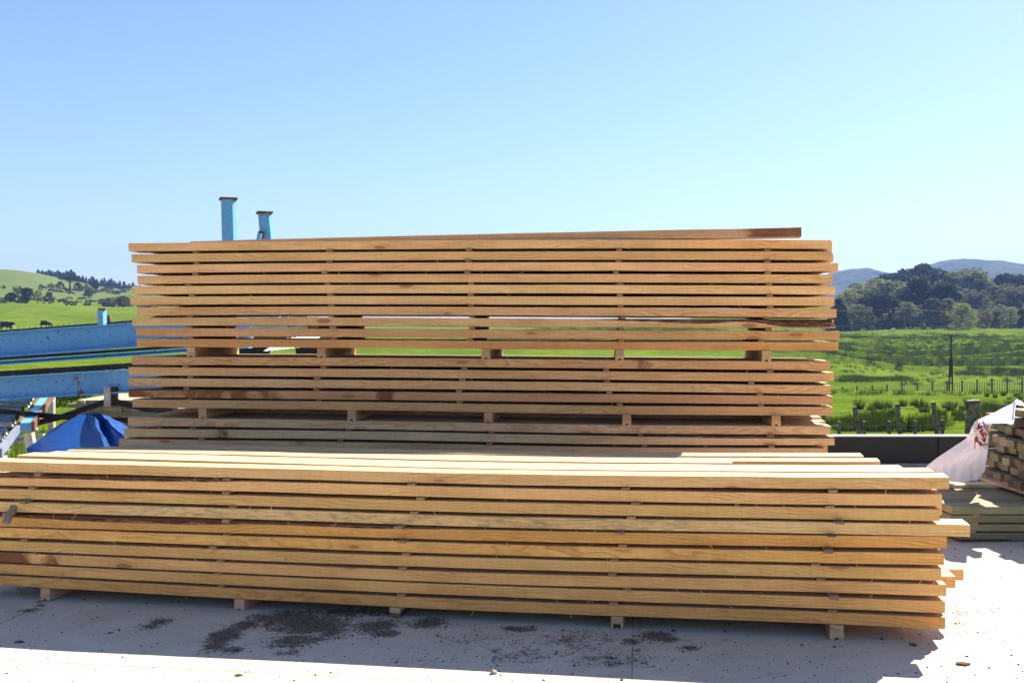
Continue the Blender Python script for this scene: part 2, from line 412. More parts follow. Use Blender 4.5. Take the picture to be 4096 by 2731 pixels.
for i, (s0, s1, top) in enumerate(FR):
    for j in range(FN):
        rnd = random.Random(i*31+j)
        a = -.09-rnd.uniform(0, .10) if i else -.12; e = s1
        n0 = j*FST+rnd.uniform(0, .003); dz = None
        wane = stain = mould = None
        if j:
            e = 4.66+rnd.uniform(-.05, .04)-.012*j; a = -.08+rnd.uniform(-.08, .08)
        if i == 0:
            e = [s1, s1-.035, 4.55, 3.78, 4.49, 4.43][j]
            a = [-.12, .012, .045, .10, .165, .27][j]
            if j: a -= .0
            dzv = [(0, 0), (.015, .005), (.005, -.003), (.010, .004), (.002, -.006), (.005, .002)][j]
            dz = (lambda d: (lambda s: d[0]+(d[1]-d[0])*min(1, max(0, s/2.2))))(dzv)
        if i == 3 and j: e = 4.62+rnd.uniform(-.04, .03)
        if i == 7 and j in (1, 2): e = (4.74, 4.806)[j-1]
        if j == 0:
            if i == 1: wane = plus(blob(.2, .5, .008), blob(.85, .35, .010), blob(1.2, .1, .004), blob(-.3, .3, .01))
            if i == 4: wane = plus(blob(.55, .3, .010), blob(1.05, .35, .014), blob(1.9, .25, .006), blob(2.2, .2, .004))
            if i == 4: stain = lambda s: .13 if s < 2.6 else .0
            if i == 7: stain = plus(blob(.06, .16, .85), blob(.33, .09, .5))
            if i == 8: stain = blob(-.05, .22, .3)
            if i == 2: stain = plus(blob(.28, .10, .22), blob(.0, .14, .15))
            if i == 3: mould = plus(blob(1.2, .7, 1.0), blob(2.4, .8, 1.0), blob(3.4, .7, .8))
            if i == 4: mould = blob(3.05, .08, .7)
            if i == 5: mould = plus(blob(1.35, .08, .8), blob(2.3, .1, .8))
            lab = f'{look[i]} front board, {ORD[i]} row from the top of the near stack'
        else:
            if i == 0:
                lab = ['', 'sunlit top board just behind the front edge of the near stack', 'sunlit top board third from the front of the near stack',
                       'short sunlit top board ending early on the near stack', 'top board with exposed tan edge, fifth from front of near stack',
                       'shaded rearmost board on top of the near stack'][j]
            elif i == 7 and j == 2: lab = 'pine board jutting right behind the eighth row front board of near stack'
            else: lab = f'pine board {ORD[j]} from the front in the {ORD[i]} row of the near stack'
        board('pine_board', FRONT, a, e, n0, FW, top, lab, group='boards in the near stack',
              tint=ft[i] if j == 0 else (.70, .48, .23), wane=wane, stain=stain, mould=mould, splint=(9 if j == 0 else (5 if i == 0 else 0)), dz=dz)
FX = [[155,909,1648,2502,3331],[132,906,1683,2543,3319],[111,933,1658,2525,3355],[28,905,1601,2484,3324],[152,910,1615,2491,3311],
      [100,854,1626,2459,3263],[136,882,1611,2450,3284],[180,870,1621,2510,3334],[234,885,1606,2455,3331]]
FWID = (len(range(FN))-1)*FST+FW
for g in range(9):
    for c, x in enumerate(FX[g]):
        S = sF(x); z0 = FR[g+1][2](S); z1 = FR[g][2](S)-TH
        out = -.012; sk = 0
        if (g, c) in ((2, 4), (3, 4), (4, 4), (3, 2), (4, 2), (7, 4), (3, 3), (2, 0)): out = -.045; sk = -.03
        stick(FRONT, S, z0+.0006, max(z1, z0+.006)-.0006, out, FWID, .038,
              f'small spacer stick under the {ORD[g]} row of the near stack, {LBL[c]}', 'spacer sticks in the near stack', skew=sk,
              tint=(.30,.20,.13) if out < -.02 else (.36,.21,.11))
# the tilted stick poking out at the left edge
def stub():
    b = MB(); p0 = FRONT.at(sF(28)+.05, .03, 0); P0 = at(48, 2045, p0.y-.05); P1 = at(22, 2092, FRONT.at(sF(22), 0, 0).y-.10)
    b.sweep([(-.016,-.010), (.016,-.011), (.017,.010), (-.015,.011)], [P0+(P0-P1)*1.2, P0, P1])
    o = b.build('spacer_stick', [M['stick']], attr={'stain': [0]*len(b.v), 'mould': [0]*len(b.v)}); o.color = (.40, .30, .22, 1)
    tag(o, 'loose weathered stick poking down out of the near stack at far left', 'spacer stick')
stub()
for c, (x, yy) in enumerate([(183,2352),(959,2397),(1581,2424),(2469,2465),(3349,2498)]):
    S = sF(x); P = FRONT.at(S, 0, 0); z1 = FR[9][2](S)-TH-.0006
    bearer(FRONT, S, slab_z(P.x, P.y)+.0015, z1, -.01, FWID-.02, .055 if c != 4 else .06, f'{["pale","rosy","dark ended","wide grooved","stout"][c]} doubled bearer under the near stack, {LBL[c]}',
           'bearers under the near stack', wide_groove=(c == 3), dark=(c == 2), tint=(.56,.37,.21) if c != 1 else (.56,.32,.21))

# --- far stack: three bundles, five boards deep
BT = rows_from(BACK, ('l', 1300, 2400, 'r'), [
    (513,3323.5,(972.8,965.3,958.7,960.4)), (524,3328,(1017,1008.5,1005,1005.4)), (546.6,3354.5,(1060.2,1052,1048.8,1052.2)),
    (547.6,3329,(1103.7,1097,1095.6,1098.5)), (527,3339.6,(1144.6,1140,1139.4,1143.6)), (521,3338.4,(1187,1183.7,1185.7,1188.3)),
    (546.6,3343.9,(1229.6,1226,1230,1235.9)), (527,3341.7,(1270.4,1269.4,1275.4,1277.5)), (545.5,3357.5,(1311.5,1314.9,1321,1324.3)),
    (545.5,3352.4,(1354.4,1358,1365.6,1367.7))])
BM = rows_from(BACK, ('l', 1450, 2400, 'r'), [
    (526.4,3322,(1426.3,1431,1439.5,1446.7)), (517,3315.4,(1468,1475.7,1485,1493.5)), (510.6,3323,(1511.4,1520.3,1529.7,1541.6)),
    (516,3329.4,(1556.5,1565.8,1575.6,1584.1)), (530.6,3330.7,(1596.5,1607,1622,1627.5))])
BL = rows_from(BACK, ('l', 1500, 2400, 'r'), [
    (513,3325,(1669.2,1684,1698.6,1704)), (498,3335.8,(1713.9,1725.3,1742.4,1746.5)), (478,3301.7,(1755,1770,1787.9,1792))])
for k in range(3, 10):
    f0 = BL[2][2]; dzk = (k-2)*.0705
    BL.append((BL[2][0]+random.uniform(-.03, .03), BL[2][1]+random.uniform(-.03, .03), (lambda f, d: (lambda s: f(s)-d))(f0, dzk)))
BN = 5; BW = .158; BSTP = .1615; BWID = 4*BSTP+BW
sB = lambda x: pt(BACK, x, 1300)[0]
def bundle(nm, rows, tints, desc, ends, waned, stained, shown):
    for i, (s0, s1, top) in enumerate(rows):
        for j in range(BN):
            rnd = random.Random(nm+str(i*17+j))
            a, e = s0, s1; n0 = j*BSTP+rnd.uniform(0, .002)
            if j:
                a = .03+rnd.uniform(-.03, .05); e = 4.33+rnd.uniform(-.05, .03)
                if (i, j) in ends: e = ends[(i, j)]
            w = waned.get(i) if j == 0 else None; s_ = stained.get(i) if j == 0 else None
            e = e*1.058 if j else e
            if j == 0: lab = f'{desc.get(i, "pale")} front board, {ORD[i]} row from top of far {nm} bundle'
            else: lab = f'{ORD[j]} board from the front in row {ORD[i]} of the far {nm} bundle'
            board('pine_board', BACK, a, e, n0, BW, top, lab, group=f'boards in the far {nm} bundle',
                  tint=tuple(min(.8, q*f) for q, f in zip(tints[min(i, len(tints)-1)], (1.08, 1.10, 1.12))) if j == 0 else (.66, .43, .20), wane=w, stain=s_, th=TB, dz=(lambda s: .022) if (nm == 'bottom' and i == 0 and j == 4) else ((lambda s: .012) if (nm == 'bottom' and i == 0 and j == 3) else None), splint=4 if (j == 0 and i < shown) else 0)
T = (.60,.415,.235)
bundle('top', BT, [(.70,.44,.21), (.70,.45,.20), (.69,.42,.20), (.70,.445,.19), (.70,.455,.20), (.69,.445,.20), (.67,.41,.19), (.67,.42,.20), (.66,.385,.165), (.60,.31,.12)],
       {0: 'long straight grained', 1: 'faint grained', 2: 'jutting right, rosy', 3: 'slash marked', 4: 'golden', 5: 'even toned', 6: 'swirly knotted', 7: 'bark edged', 8: 'ruddy', 9: 'dark saw marked'},
       {(0, 1): 4.345, (1, 1): 4.35, (2, 2): 4.30},
       {7: lambda s: max(0, .028*(min(1, max(0, (s-3.0)/.7)))+.034*min(1, max(0, (s-4.0)/.35))-.016*math.exp(-((s-4.05)/.17)**2))},
       {9: plus(blob(1.9, .3, .33), blob(3.2, .35, .36), blob(4.0, .4, .30), blob(1.1, .2, .2)), 3: blob(2.39, .03, .5), 6: blob(1.5, .12, .12)}, 10)
bundle('middle', BM, [(.65,.37,.17), (.68,.42,.20), (.69,.44,.21), (.58,.335,.16), (.58,.355,.175)],
       {0: 'knotty', 1: 'smooth', 2: 'pale', 3: 'red stained', 4: 'dusky'},
       {(1, 1): 4.353}, {3: lambda s: .006 if s < .9 else 0},
       {3: plus(lambda s: .55*(1 if s < .75 else max(0, 1-(s-.75)/.25)), blob(1.0, .14, .42), blob(1.72, .07, .9)), 0: plus(blob(2.35, .08, .4), blob(3.35, .1, .35), blob(3.5, .2, .2)), 4: blob(.8, .3, .2)}, 5)
bundle('bottom', BL, [(.63,.41,.21), (.64,.44,.23), (.60,.40,.21), T], {0: 'even grained', 1: 'split and bark edged', 2: 'shaded'},
       {}, {1: lambda s: max(0, .011*min(1, max(0, (s-3.1)/.9)))}, {1: blob(.6, .12, .55)}, 3)
def sticks(rows, cols, nm, depth=.025):
    for g, xs in enumerate(cols):
        for c, x in enumerate(xs):
            S = sB(x); z0 = rows[g+1][2](S); z1 = rows[g][2](S)-TB
            if z1-z0 < .006: z1 = z0+.006
            stick(BACK, S, z0+.0006, z1-.0006, -.006 if random.random() < .7 else -.02, BWID, .036,
                  f'small spacer stick under the {ORD[g]} row of the far {nm} bundle, {LBL[c]}', f'spacer sticks in the far {nm} bundle', tint=(.30,.17,.085))  # stick tint darkened to imitate the shadow inside the gaps
sticks(BT, [[784,1319,1876,2476,3068],[787,1318,1874,2473,3068],[782,1299,1870,2463,3070],[753,1310,1884,2478,3076],[767,1320,1882,2479,3078],
            [709,1325,1884,2482,3080],[760,1322,1888,2491,3065],[759,1333,1889,2484,3074],[761,1335,1880,2485,3046]], 'top')
sticks(BM, [[745,1293,1857,2425,3080],[760,1269,1850,2428,3006],[745,1265,1835,2437,3039],[757,1274,1838,2479,3045]], 'middle')
sticks(BL, [[772,1393,1965,2563,3083],[806,1360,1958,2578,3088]]+[[790,1370,1950,2560,3085]]*7, 'bottom')
for c, x in enumerate([765,1286,1944,2479,3066]):
    S = sB(x); bearer(BACK, S, BM[0][2](S)+.0006, BT[9][2](S)-TB-.0006, -.008, BWID-.01, .056, f'doubled bearer between the far top and middle bundles, {LBL[c]}', 'bearers between the far bundles')
for c, x in enumerate([810,1406,1953,2508,3106]):
    S = sB(x); bearer(BACK, S, BL[0][2](S)+.0006, BM[4][2](S)-TB-.0006, -.008, BWID-.01, .056, f'doubled bearer between the far middle and bottom bundles, {LBL[c]}', 'bearers between the far bundles', dark=False)
for c, x in enumerate([800,1390,1950,2520,3100]):
    S = sB(x); P = BACK.at(S, 0, 0); bearer(BACK, S, slab_z(P.x)+.001, BL[9][2](S)-TB-.0006, 0, BWID-.01, .06, f'doubled bearer on the slab under the far bottom bundle, {LBL[c]}', 'bearers under the far stack')
# loose board lying askew on the far stack
class Dummy: pass
LO = Stack(6.61, -.265, -2.5)
pr = at(3203.6, 919, 6.14); s_r = (pr-LO.O).dot(LO.u)
ztop = lambda s: BT[0][2](min(4.3, max(0, s)))+TB+.004+.004*max(0, (s-3))
board('pine_board', LO, s_r-4.25, s_r, 0, .137, ztop, 'loose board with rusty red end lying askew on top of the far stack', tint=(.56,.36,.19),
      stain=lambda s: max(0, min(1.2, (s-(s_r-.45))/.25)), mould=lambda s: .5 if s > s_r-1.2 else 0, splint=3, th=TB)
# ------------------------------------------------------------------ terrain
DS = [0,9.9,14,20,30,60,90,115,145,170,200,220,260,300,340,380,430,500,600,750,1000,1500,4500]
LEFT = [-.4,-.4,-.35,-.4,-.55,-.7,-.6,-.3,.3,.9,1.8,2.7,4.6,7.2,9.9,11.8,14,20,30,45,30,10,0]
LM =   [-.4,-.4,-.4,-.45,-.6,-1.0,-.9,-.6,0,.6,1.3,1.9,3.4,5.4,7.6,9.2,11.5,15.5,22,30,22,8,0]
CEN =  [-.4,-.4,-.6,-.9,-1.5,-2.8,-3.3,-3.2,-2.8,-2.3,-1.7,-1.2,-.5,.3,.8,1.2,2,4,7,8,9,5,0]
RGT =  [-.4,-.4,-.7,-1.05,-1.6,-3.2,-4.9,-6.1,-7.0,-7.2,-6.7,-5.9,-4.3,-2.6,-1.0,.9,2.5,12,27,38,24,5,0]
RM =   [-.4,-.4,-.7,-1.05,-1.6,-3.2,-4.9,-5.9,-6.3,-6.0,-5.2,-4.7,-3.6,-2.4,-1.2,-.2,0,4,14,20,15,4,0]
FLAT = [-.4,-.4,-.5,-.6,-.8,-1,-1,-1,-1,-1,-1,-1,-1,0,1,2,3,4,5,5,5,5,0]
COLS = [(-2600,FLAT),(-1200,LEFT),(0,LEFT),(540,LM),(1250,CEN),(2700,CEN),(3330,RM),(3650,RGT),(4096,RGT),(5400,RGT),(6800,FLAT)]
def prof(tb, D):
    D = max(0, min(D, 4499)); i = max(k for k in range(len(DS)) if DS[k] <= D); i = min(i, len(DS)-2)
    def sl(k):
        a, b = max(k-1, 0), min(k+1, len(DS)-1); return (tb[b]-tb[a])/(DS[b]-DS[a])
    h = DS[i+1]-DS[i]; t = (D-DS[i])/h
    return (2*t**3-3*t*t+1)*tb[i]+(t**3-2*t*t+t)*h*sl(i)+(-2*t**3+3*t*t)*tb[i+1]+(t**3-t*t)*h*sl(i+1)
def ground(X, Y):
    r = math.hypot(X, Y); th = math.atan2(X, Y)
    if abs(th) < R(48): px = CXP+F*math.tan(th); D = max(Y, r*.8)
    else: px = CXP+F*math.copysign(1.5, th); D = r*.8
    px = max(COLS[0][0], min(COLS[-1][0], px)); i = max(k for k in range(len(COLS)) if COLS[k][0] <= px); i = min(i, len(COLS)-2)
    t = (px-COLS[i][0])/(COLS[i+1][0]-COLS[i][0]); t = t*t*(3-2*t)
    z = prof(COLS[i][1], D)*(1-t)+prof(COLS[i+1][1], D)*t
    n = noise.noise(Vector((X*.03, Y*.03, 1)))*.9+noise.noise(Vector((X*.11, Y*.11, 3)))*.25
    z += n*min(1, max(0, (D-25)/150))*(1.0 if D < 600 else 1)
    z += noise.noise(Vector((X*.45, Y*.45, 5)))*.07*min(1, max(0, (D-11)/10))
    if 185 < D < 306 and px > 1500:                # slumped terraces below the crest
        k = min(1, (D-185)/18)*min(1, (306-D)/16)*min(1, max(0, (px-1500)/900))
        m = noise.noise(Vector((X*.012, Y*.02, 8)))+.45; m = max(0, min(1, m*2.2))
        w = D/12.5+noise.noise(Vector((X*.016, Y*.02, 11)))*2.6; f = w-math.floor(w)
        st = (min(1, f/.11)); st = st*st*(3-2*st)
        z += 3.7*(st-f)*k*m+noise.noise(Vector((X*.22, Y*.22, 6)))*.45*k*m
    if 25 < D < 185 and px > 3000:
        z += noise.noise(Vector((X*.06, Y*.13, 21)))*.5*min(1, (D-25)/60)
    return z
b = MB(); ths = [-180+6*i for i in range(22)]; ths += [-48+96*i/330 for i in range(331)]; ths += [54+6*i for i in range(21)]
ths = sorted(set(round(t, 4) for t in ths)); ths = [t for t in ths if t < 180]
rs = [0.01, 4, 8, 9.9]; r = 9.9
while r < 4400:
    r *= 1.035 if r < 185 else (1.0065 if r < 345 else (1.02 if r < 800 else 1.12)); rs.append(r)
nt = len(ths)
for r in rs:
    for t in ths:
        X, Y = r*math.sin(R(t)), r*math.cos(R(t)); b.v.append((X, Y, ground(X, Y)))
for i in range(len(rs)-1):
    for j in range(nt):
        a = i*nt+j; c = i*nt+(j+1) % nt; b.f.append((a, c, c+nt, a+nt)); b.m.append(0)
def grass_mat():
    t = NT('pasture'); P = t.obj(); s = t.sep(P)
    f1 = t.noise(P, .018, 4, .6); f2 = t.noise(P, .35, 5, .65); f3 = t.noise(P, 4.0, 4, .7)
    mixf = t.math('ADD', t.math('MULTIPLY', f1, .45), t.math('ADD', t.math('MULTIPLY', f2, .35), t.math('MULTIPLY', f3, .2)))
    c = t.ramp(mixf, [(.34, (.045,.078,.011)), (.50, (.088,.138,.014)), (.66, (.140,.175,.026))])
    pat = t.noise(t.comb(t.math('MULTIPLY', s[0], .10), t.math('MULTIPLY', s[1], .05), 0.0), 1.0, 6, .7)
    c = t.mix(1.0, c, t.ramp(pat, [(.32, (.70,.76,.75)), (.6, (1.10,1.06,1.0))]), 'MULTIPLY')
    dull = t.math('MULTIPLY', t.mrange(s[1], 395, 470), t.mrange(s[0], 60, -20))
    c = t.mix(t.math('MULTIPLY', dull, .75), c, (.100, .128, .048, 1))
    tuft = t.mrange(t.noise(P, .9, 4, .75), .60, .70); tmask = t.mrange(t.noise(P, .02, 3), .42, .58)
    c = t.mix(t.math('MULTIPLY', t.math('MULTIPLY', tuft, tmask), .55), c, (.035, .075, .012, 1))
    straw = t.mrange(t.noise(P, 1.7, 4, .8), .66, .78)
    c = t.mix(t.math('MULTIPLY', straw, .35), c, (.27, .26, .10, 1))
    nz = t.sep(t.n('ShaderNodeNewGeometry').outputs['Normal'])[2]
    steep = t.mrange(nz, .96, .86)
    c = t.mix(t.math('MULTIPLY', steep, .75), c, t.mix(t.mrange(f2, .55, .75), (.026, .048, .012, 1), (.09, .075, .035, 1)))  # steep scarps coloured darker to imitate their shadow lines
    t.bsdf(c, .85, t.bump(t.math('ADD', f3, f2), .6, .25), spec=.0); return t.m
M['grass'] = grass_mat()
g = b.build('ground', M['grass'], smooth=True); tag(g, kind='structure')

def hill_mat():
    t = NT('bush clad hills'); P = t.obj(); f = t.noise(P, .012, 6, .7); g_ = t.noise(P, .05, 4, .7)
    c = t.mix(t.mrange(f, .4, .6), (.030, .050, .022, 1), (.060, .085, .034, 1))
    t.bsdf(c, .95, t.bump(t.math('ADD', f, g_), 1.0, 18.0), spec=.05); return t.m
M['hill'] = hill_mat()
RIDGE = curve([(-1500,1296),(400,1298),(1500,1300),(2600,1296),(3050,1200),(3240,1120),(3345,1086),(3420,1073),(3560,1096),(3640,1086),(3700,1062),(3800,1036),(3900,1041),(3990,1052),(4096,1084),(4300,1120),(4700,1180),(5400,1250)])
b = MB(); xs = [-1500+14*i for i in range(493)]; yy = [1700+60*i for i in range(28)]
for k, Y in enumerate(yy):
    for x in xs:
        X = (x-CXP)/F*2500
        zt = max(0, (1315-RIDGE(x))/F*2500)
        d = abs(Y-2500)/850.0; fall = max(0, 1-d); fall = fall*fall*(3-2*fall)
        rg = noise.noise(Vector((X*.004, Y*.004, 0)))*.28*(1-fall)+noise.noise(Vector((X*.012, Y*.012, 2)))*.1*(1-fall)
        z = zt*fall*(1+rg)+noise.noise(Vector((X*.035, Y*.035, 7)))*5*fall+noise.noise(Vector((X*.11, Y*.11, 9)))*2.5*fall-3*(1-fall)
        b.v.append((X, Y, z))
n = len(xs)
for k in range(len(yy)-1):
    for j in range(n-1):
        a = k*n+j; b.f.append((a, a+1, a+n+1, a+n)); b.m.append(0)
tag(b.build('hills', M['hill'], smooth=True), kind='structure')

# ------------------------------------------------------------------ concrete slab
def to_g(x, y): return on_slab(x, y)
DIRT = []    # (X, Y, rx, ry, strength) from the photograph
for (x, y, rx, ry, a) in [(640,2485,55,14,.9),(600,2505,60,14,.8),(150,2415,40,10,.5),(110,2440,60,9,.8),(165,2420,30,8,.8),(100,2455,40,6,.6),(60,2395,50,8,.5),(440,2530,22,7,.7),
                          (900,2540,70,32,1.1),(860,2580,50,20,1.0),(930,2600,60,16,.9),(985,2500,60,22,.9),(1000,2575,30,10,.5),(1150,2470,170,34,.95),(1250,2500,190,40,1.0),(1180,2560,120,32,.9),(1300,2540,110,26,.75),
                          (1500,2500,110,26,1.0),(1540,2530,80,20,.9),(1700,2490,120,22,.85),(1150,2610,70,16,.7),(1380,2450,250,22,.8),
                          (2080,2515,90,16,.8),(2050,2510,50,10,.8),(2620,2540,85,20,.95),(2660,2555,60,16,.95),(2520,2565,60,15,.8),(2760,2590,60,12,.9),(2750,2470,80,12,.5),(2540,2600,40,10,.6),
                          (2300,2560,250,50,.55),(2100,2610,300,50,.5),(1850,2560,200,40,.42),(2450,2640,260,40,.55),(1700,2640,150,25,.35),(3850,2450,45,14,.55),(3990,2445,50,10,.5),(3820,2490,60,10,.6),(3100,2700,80,14,.45),
                          (170,2660,40,6,.5),(585,2712,30,6,.5),(1000,2680,50,6,.45),(1480,2650,60,8,.4)]:
    c = to_g(x, y); ex = to_g(x+rx, y); ey = to_g(x, y-ry); DIRT.append((c.x, c.y, (ex-c).length, (ey-c).length, a))
def dirt(X, Y):
    v = 0
    for (cx, cy, rx, ry, a) in DIRT:
        d = ((X-cx)/rx)**2+((Y-cy)/ry)**2
        if d < 5: v = max(v, a*math.exp(-d*.8))
    return v
def axis(lo, hi, f0, f1, fine, coarse):
    out = []; x = lo
    while x < hi:
        out.append(x); x += fine if f0 <= x < f1 else coarse
    out.append(hi); return out
def vnoise(x, y, s): return noise.noise(Vector((x*s, y*s, s)))
SX = axis(-11, 11, -2.9, 3.2, .018, .6); SY = axis(-14, 9.8, 2.9, 5.1, .016, .5)
b = MB(); dv = []
for Y in SY:
    for X in SX:
        b.v.append((X, Y, slab_z(X, Y))); dv.append(dirt(X, Y) if 2.5 < Y < 5.5 else 0)
n = len(SX)
for k in range(len(SY)-1):
    for j in range(n-1):
        a = k*n+j; b.f.append((a, a+1, a+n+1, a+n)); b.m.append(0)
def side(i0, i1):
    p, q = b.v[i0], b.v[i1]; i = len(b.v); b.v += [p, q, (q[0], q[1], q[2]-.2), (p[0], p[1], p[2]-.2)]; dv.extend([0]*4)
    b.f.append((i, i+3, i+2, i+1)); b.m.append(0)
top_n = len(SX)*len(SY)
side(top_n-n, top_n-1); side(0, n-1); side(0, top_n-n); side(n-1, top_n-1)
def line_eq(p, q):
    d = (q-p); nx, ny = -d.y, d.x; l = math.hypot(nx, ny); nx /= l; ny /= l; return nx, ny, -(nx*p.x+ny*p.y)
J1 = line_eq(to_g(0, 2636), to_g(1100, 2692)); J2 = line_eq(to_g(2532, 2500), to_g(2528, 2725)); J3 = line_eq(to_g(0, 2494), to_g(200, 2400))
def conc_mat():
    t = NT('pale concrete'); P = t.obj(); s = t.sep(P)
    big = t.noise(P, .9, 5, .6); mid = t.noise(P, 5.0, 5, .65, .6); fine = t.noise(P, 60.0, 4, .7); stk = t.noise(t.comb(t.math('MULTIPLY_ADD', s[0], 3.0, s[1]), t.math('MULTIPLY_ADD', s[1], 9.0, t.math('MULTIPLY', s[0], -2.0)), 0.0), 1.0, 4, .6)
    f = t.math('ADD', t.math('MULTIPLY', big, .4), t.math('ADD', t.math('MULTIPLY', mid, .3), t.math('MULTIPLY', stk, .3)))
    c = t.ramp(f, [(.36, (.48,.39,.31)), (.50, (.56,.47,.385)), (.66, (.63,.535,.445))])
    c = t.mix(1.0, c, t.ramp(fine, [(.25, .9), (.75, 1.07)]), 'MULTIPLY')
    for J, w in ((J1, .0042), (J2, .003), (J3, .003)):
        d = t.math('ABSOLUTE', t.math('ADD', t.math('ADD', t.math('MULTIPLY', s[0], J[0]), t.math('MULTIPLY', s[1], J[1])), J[2]))
        d = t.math('ADD', d, t.math('MULTIPLY_ADD', mid, .002, -.001))
        if J is J2: extra = .45
        else: extra = .75
        c = t.mix(t.math('MULTIPLY', t.mrange(d, w*1.6, w*.5), extra), c, (.10, .085, .07, 1))
    dn = t.noise(P, 16.0, 7, .72); dn2 = t.noise(P, 55.0, 5, .8)
    dd = t.math('ADD', t.attr('dirt'), t.math('ADD', t.math('MULTIPLY_ADD', dn, 1.5, -.75), t.math('MULTIPLY_ADD', dn2, 1.5, -.75)))
    m = t.mrange(dd, .50, .72)
    sp = t.noise(t.comb(t.math('MULTIPLY', s[0], 17.0), t.math('MULTIPLY', s[1], 26.0), 0.0), 1.0, 5, .75)
    m2 = t.mrange(t.math('ADD', sp, t.math('MULTIPLY', t.math('MINIMUM', t.attr('dirt'), .6), .22)), .642, .69); m3 = t.mrange(t.noise(P, 130.0, 3, .6), .70, .74)
    dc = t.mix(t.mrange(dn2, .35, .65), (.045, .036, .030, 1), (.17, .13, .10, 1))
    c = t.mix(t.math('MULTIPLY', m, .88), c, dc); c = t.mix(t.math('MULTIPLY', m2, .6), c, (.14, .10, .07, 1)); c = t.mix(t.math('MULTIPLY', m3, .55), c, (.12, .085, .06, 1))
    h = t.math('ADD', t.math('MULTIPLY', fine, .3), t.math('MULTIPLY', m, .8))
    t.bsdf(c, .82, t.bump(h, .5, .004), spec=.3); return t.m
M['conc'] = conc_mat()
tag(b.build('concrete_slab', M['conc'], attr={'dirt': dv}), kind='structure')
# bark crumbs and sawdust strewn on the slab
b = MB(); rnd = random.Random(5)
def crumb(X, Y, s, z=0):
    i = len(b.v); zz = slab_z(X, Y)+z; a = rnd.uniform(0, 6.28); e = rnd.uniform(.35, 1.0)
    for k in range(4):
        q = a+k*1.57+rnd.uniform(-.4, .4); rr = s*rnd.uniform(.6, 1.1)
        b.v.append((X+rr*math.cos(q)*math.cos(a)*1-e*rr*math.sin(q)*math.sin(a), Y+rr*math.cos(q)*math.sin(a)+e*rr*math.sin(q)*math.cos(a), zz+.0004))
    b.v.append((X+rnd.uniform(-.3, .3)*s, Y+rnd.uniform(-.3, .3)*s, zz+s*rnd.uniform(.35, .8)))
    for k in range(4): b.f.append((i+k, i+(k+1) % 4, i+4)); b.m.append(0)
cnt = 0
while cnt < 7000:
    X = rnd.uniform(-2.8, 3.3); Y = rnd.uniform(3.05, 5.0)
    v = dirt(X, Y)+.5*vnoise(X, Y, 9)
    if rnd.random() < max(.012, v*.8-.2): crumb(X, Y, rnd.choice([.0025, .003, .004, .004, .006])*(1 if rnd.random() < .97 else 2.2)); cnt += 1
for _ in range(1200): crumb(rnd.uniform(-2.8, 3.3), rnd.uniform(3.05, 6.4), rnd.choice([.004, .005, .007, .010]))
for _ in range(260):
    c = to_g(rnd.gauss(3860, 70), rnd.gauss(2440, 60)); crumb(c.x, c.y, rnd.uniform(.003, .006))
tag(b.build('bark_litter', M['chip']), 'scattered bark crumbs and sawdust lying on the concrete in front of the near stack', 'bark litter', kind='stuff')
def lump(name, x, y, s, mat, label, cat, flat=.6, seed=1, long=1.0):
    P = to_g(x, y); me = bpy.data.meshes.new(name); import bmesh
    bm = bmesh.new(); bmesh.ops.create_icosphere(bm, subdivisions=3, radius=1)
    for v in bm.verts:
        k = 1+.28*noise.noise(v.co*1.4+Vector((seed*7, 0, 0)))+.12*noise.noise(v.co*4+Vector((seed*3, 0, 0)))
        v.co = Vector((v.co.x*s*long*k, v.co.y*s*k, max(-.2, v.co.z)*s*flat*k+s*flat*.2))
    bm.to_mesh(me); bm.free(); me.materials.append(mat)
    for p in me.polygons: p.use_smooth = True
    o = bpy.data.objects.new(name, me); col.objects.link(o); o.location = P
    return tag(o, label, cat)
lump('stone', 1975, 2692, .014, M['stone'], 'small tan stone at the edge of the shadow, bottom centre', 'stone', .95, 3)
M['barkchip'] = simple('torn bark', (.20,.13,.075), .95, 0, 90, c2=(.07,.045,.03), bump=.6)
lump('bark_chip', 3852, 2656, .019, M['barkchip'], 'largest torn bark chip on the sunlit concrete at bottom right', 'bark chip', .5, 4, 1.5)
lump('bark_chip', 3652, 2580, .014, M['barkchip'], 'dark bark lump in the shade under the near stack right end', 'bark chip', .6, 5, 1.2)
lump('bark_chip', 955, 2700, .011, M['barkchip'], 'bark chip on the sunlit strip near the bottom, left of centre', 'bark chip', .6, 6, 1.5)
lump('bark_chip', 75, 2567, .015, M['barkchip'], 'flat bark chip in the shade at lower left', 'bark chip', .45, 7, 1.5)
lump('bark_chip', 830, 2608, .013, M['stone'], 'pale orange wood flake lying in the shade beside the dirt patch', 'wood flake', .4, 8, 1.3)

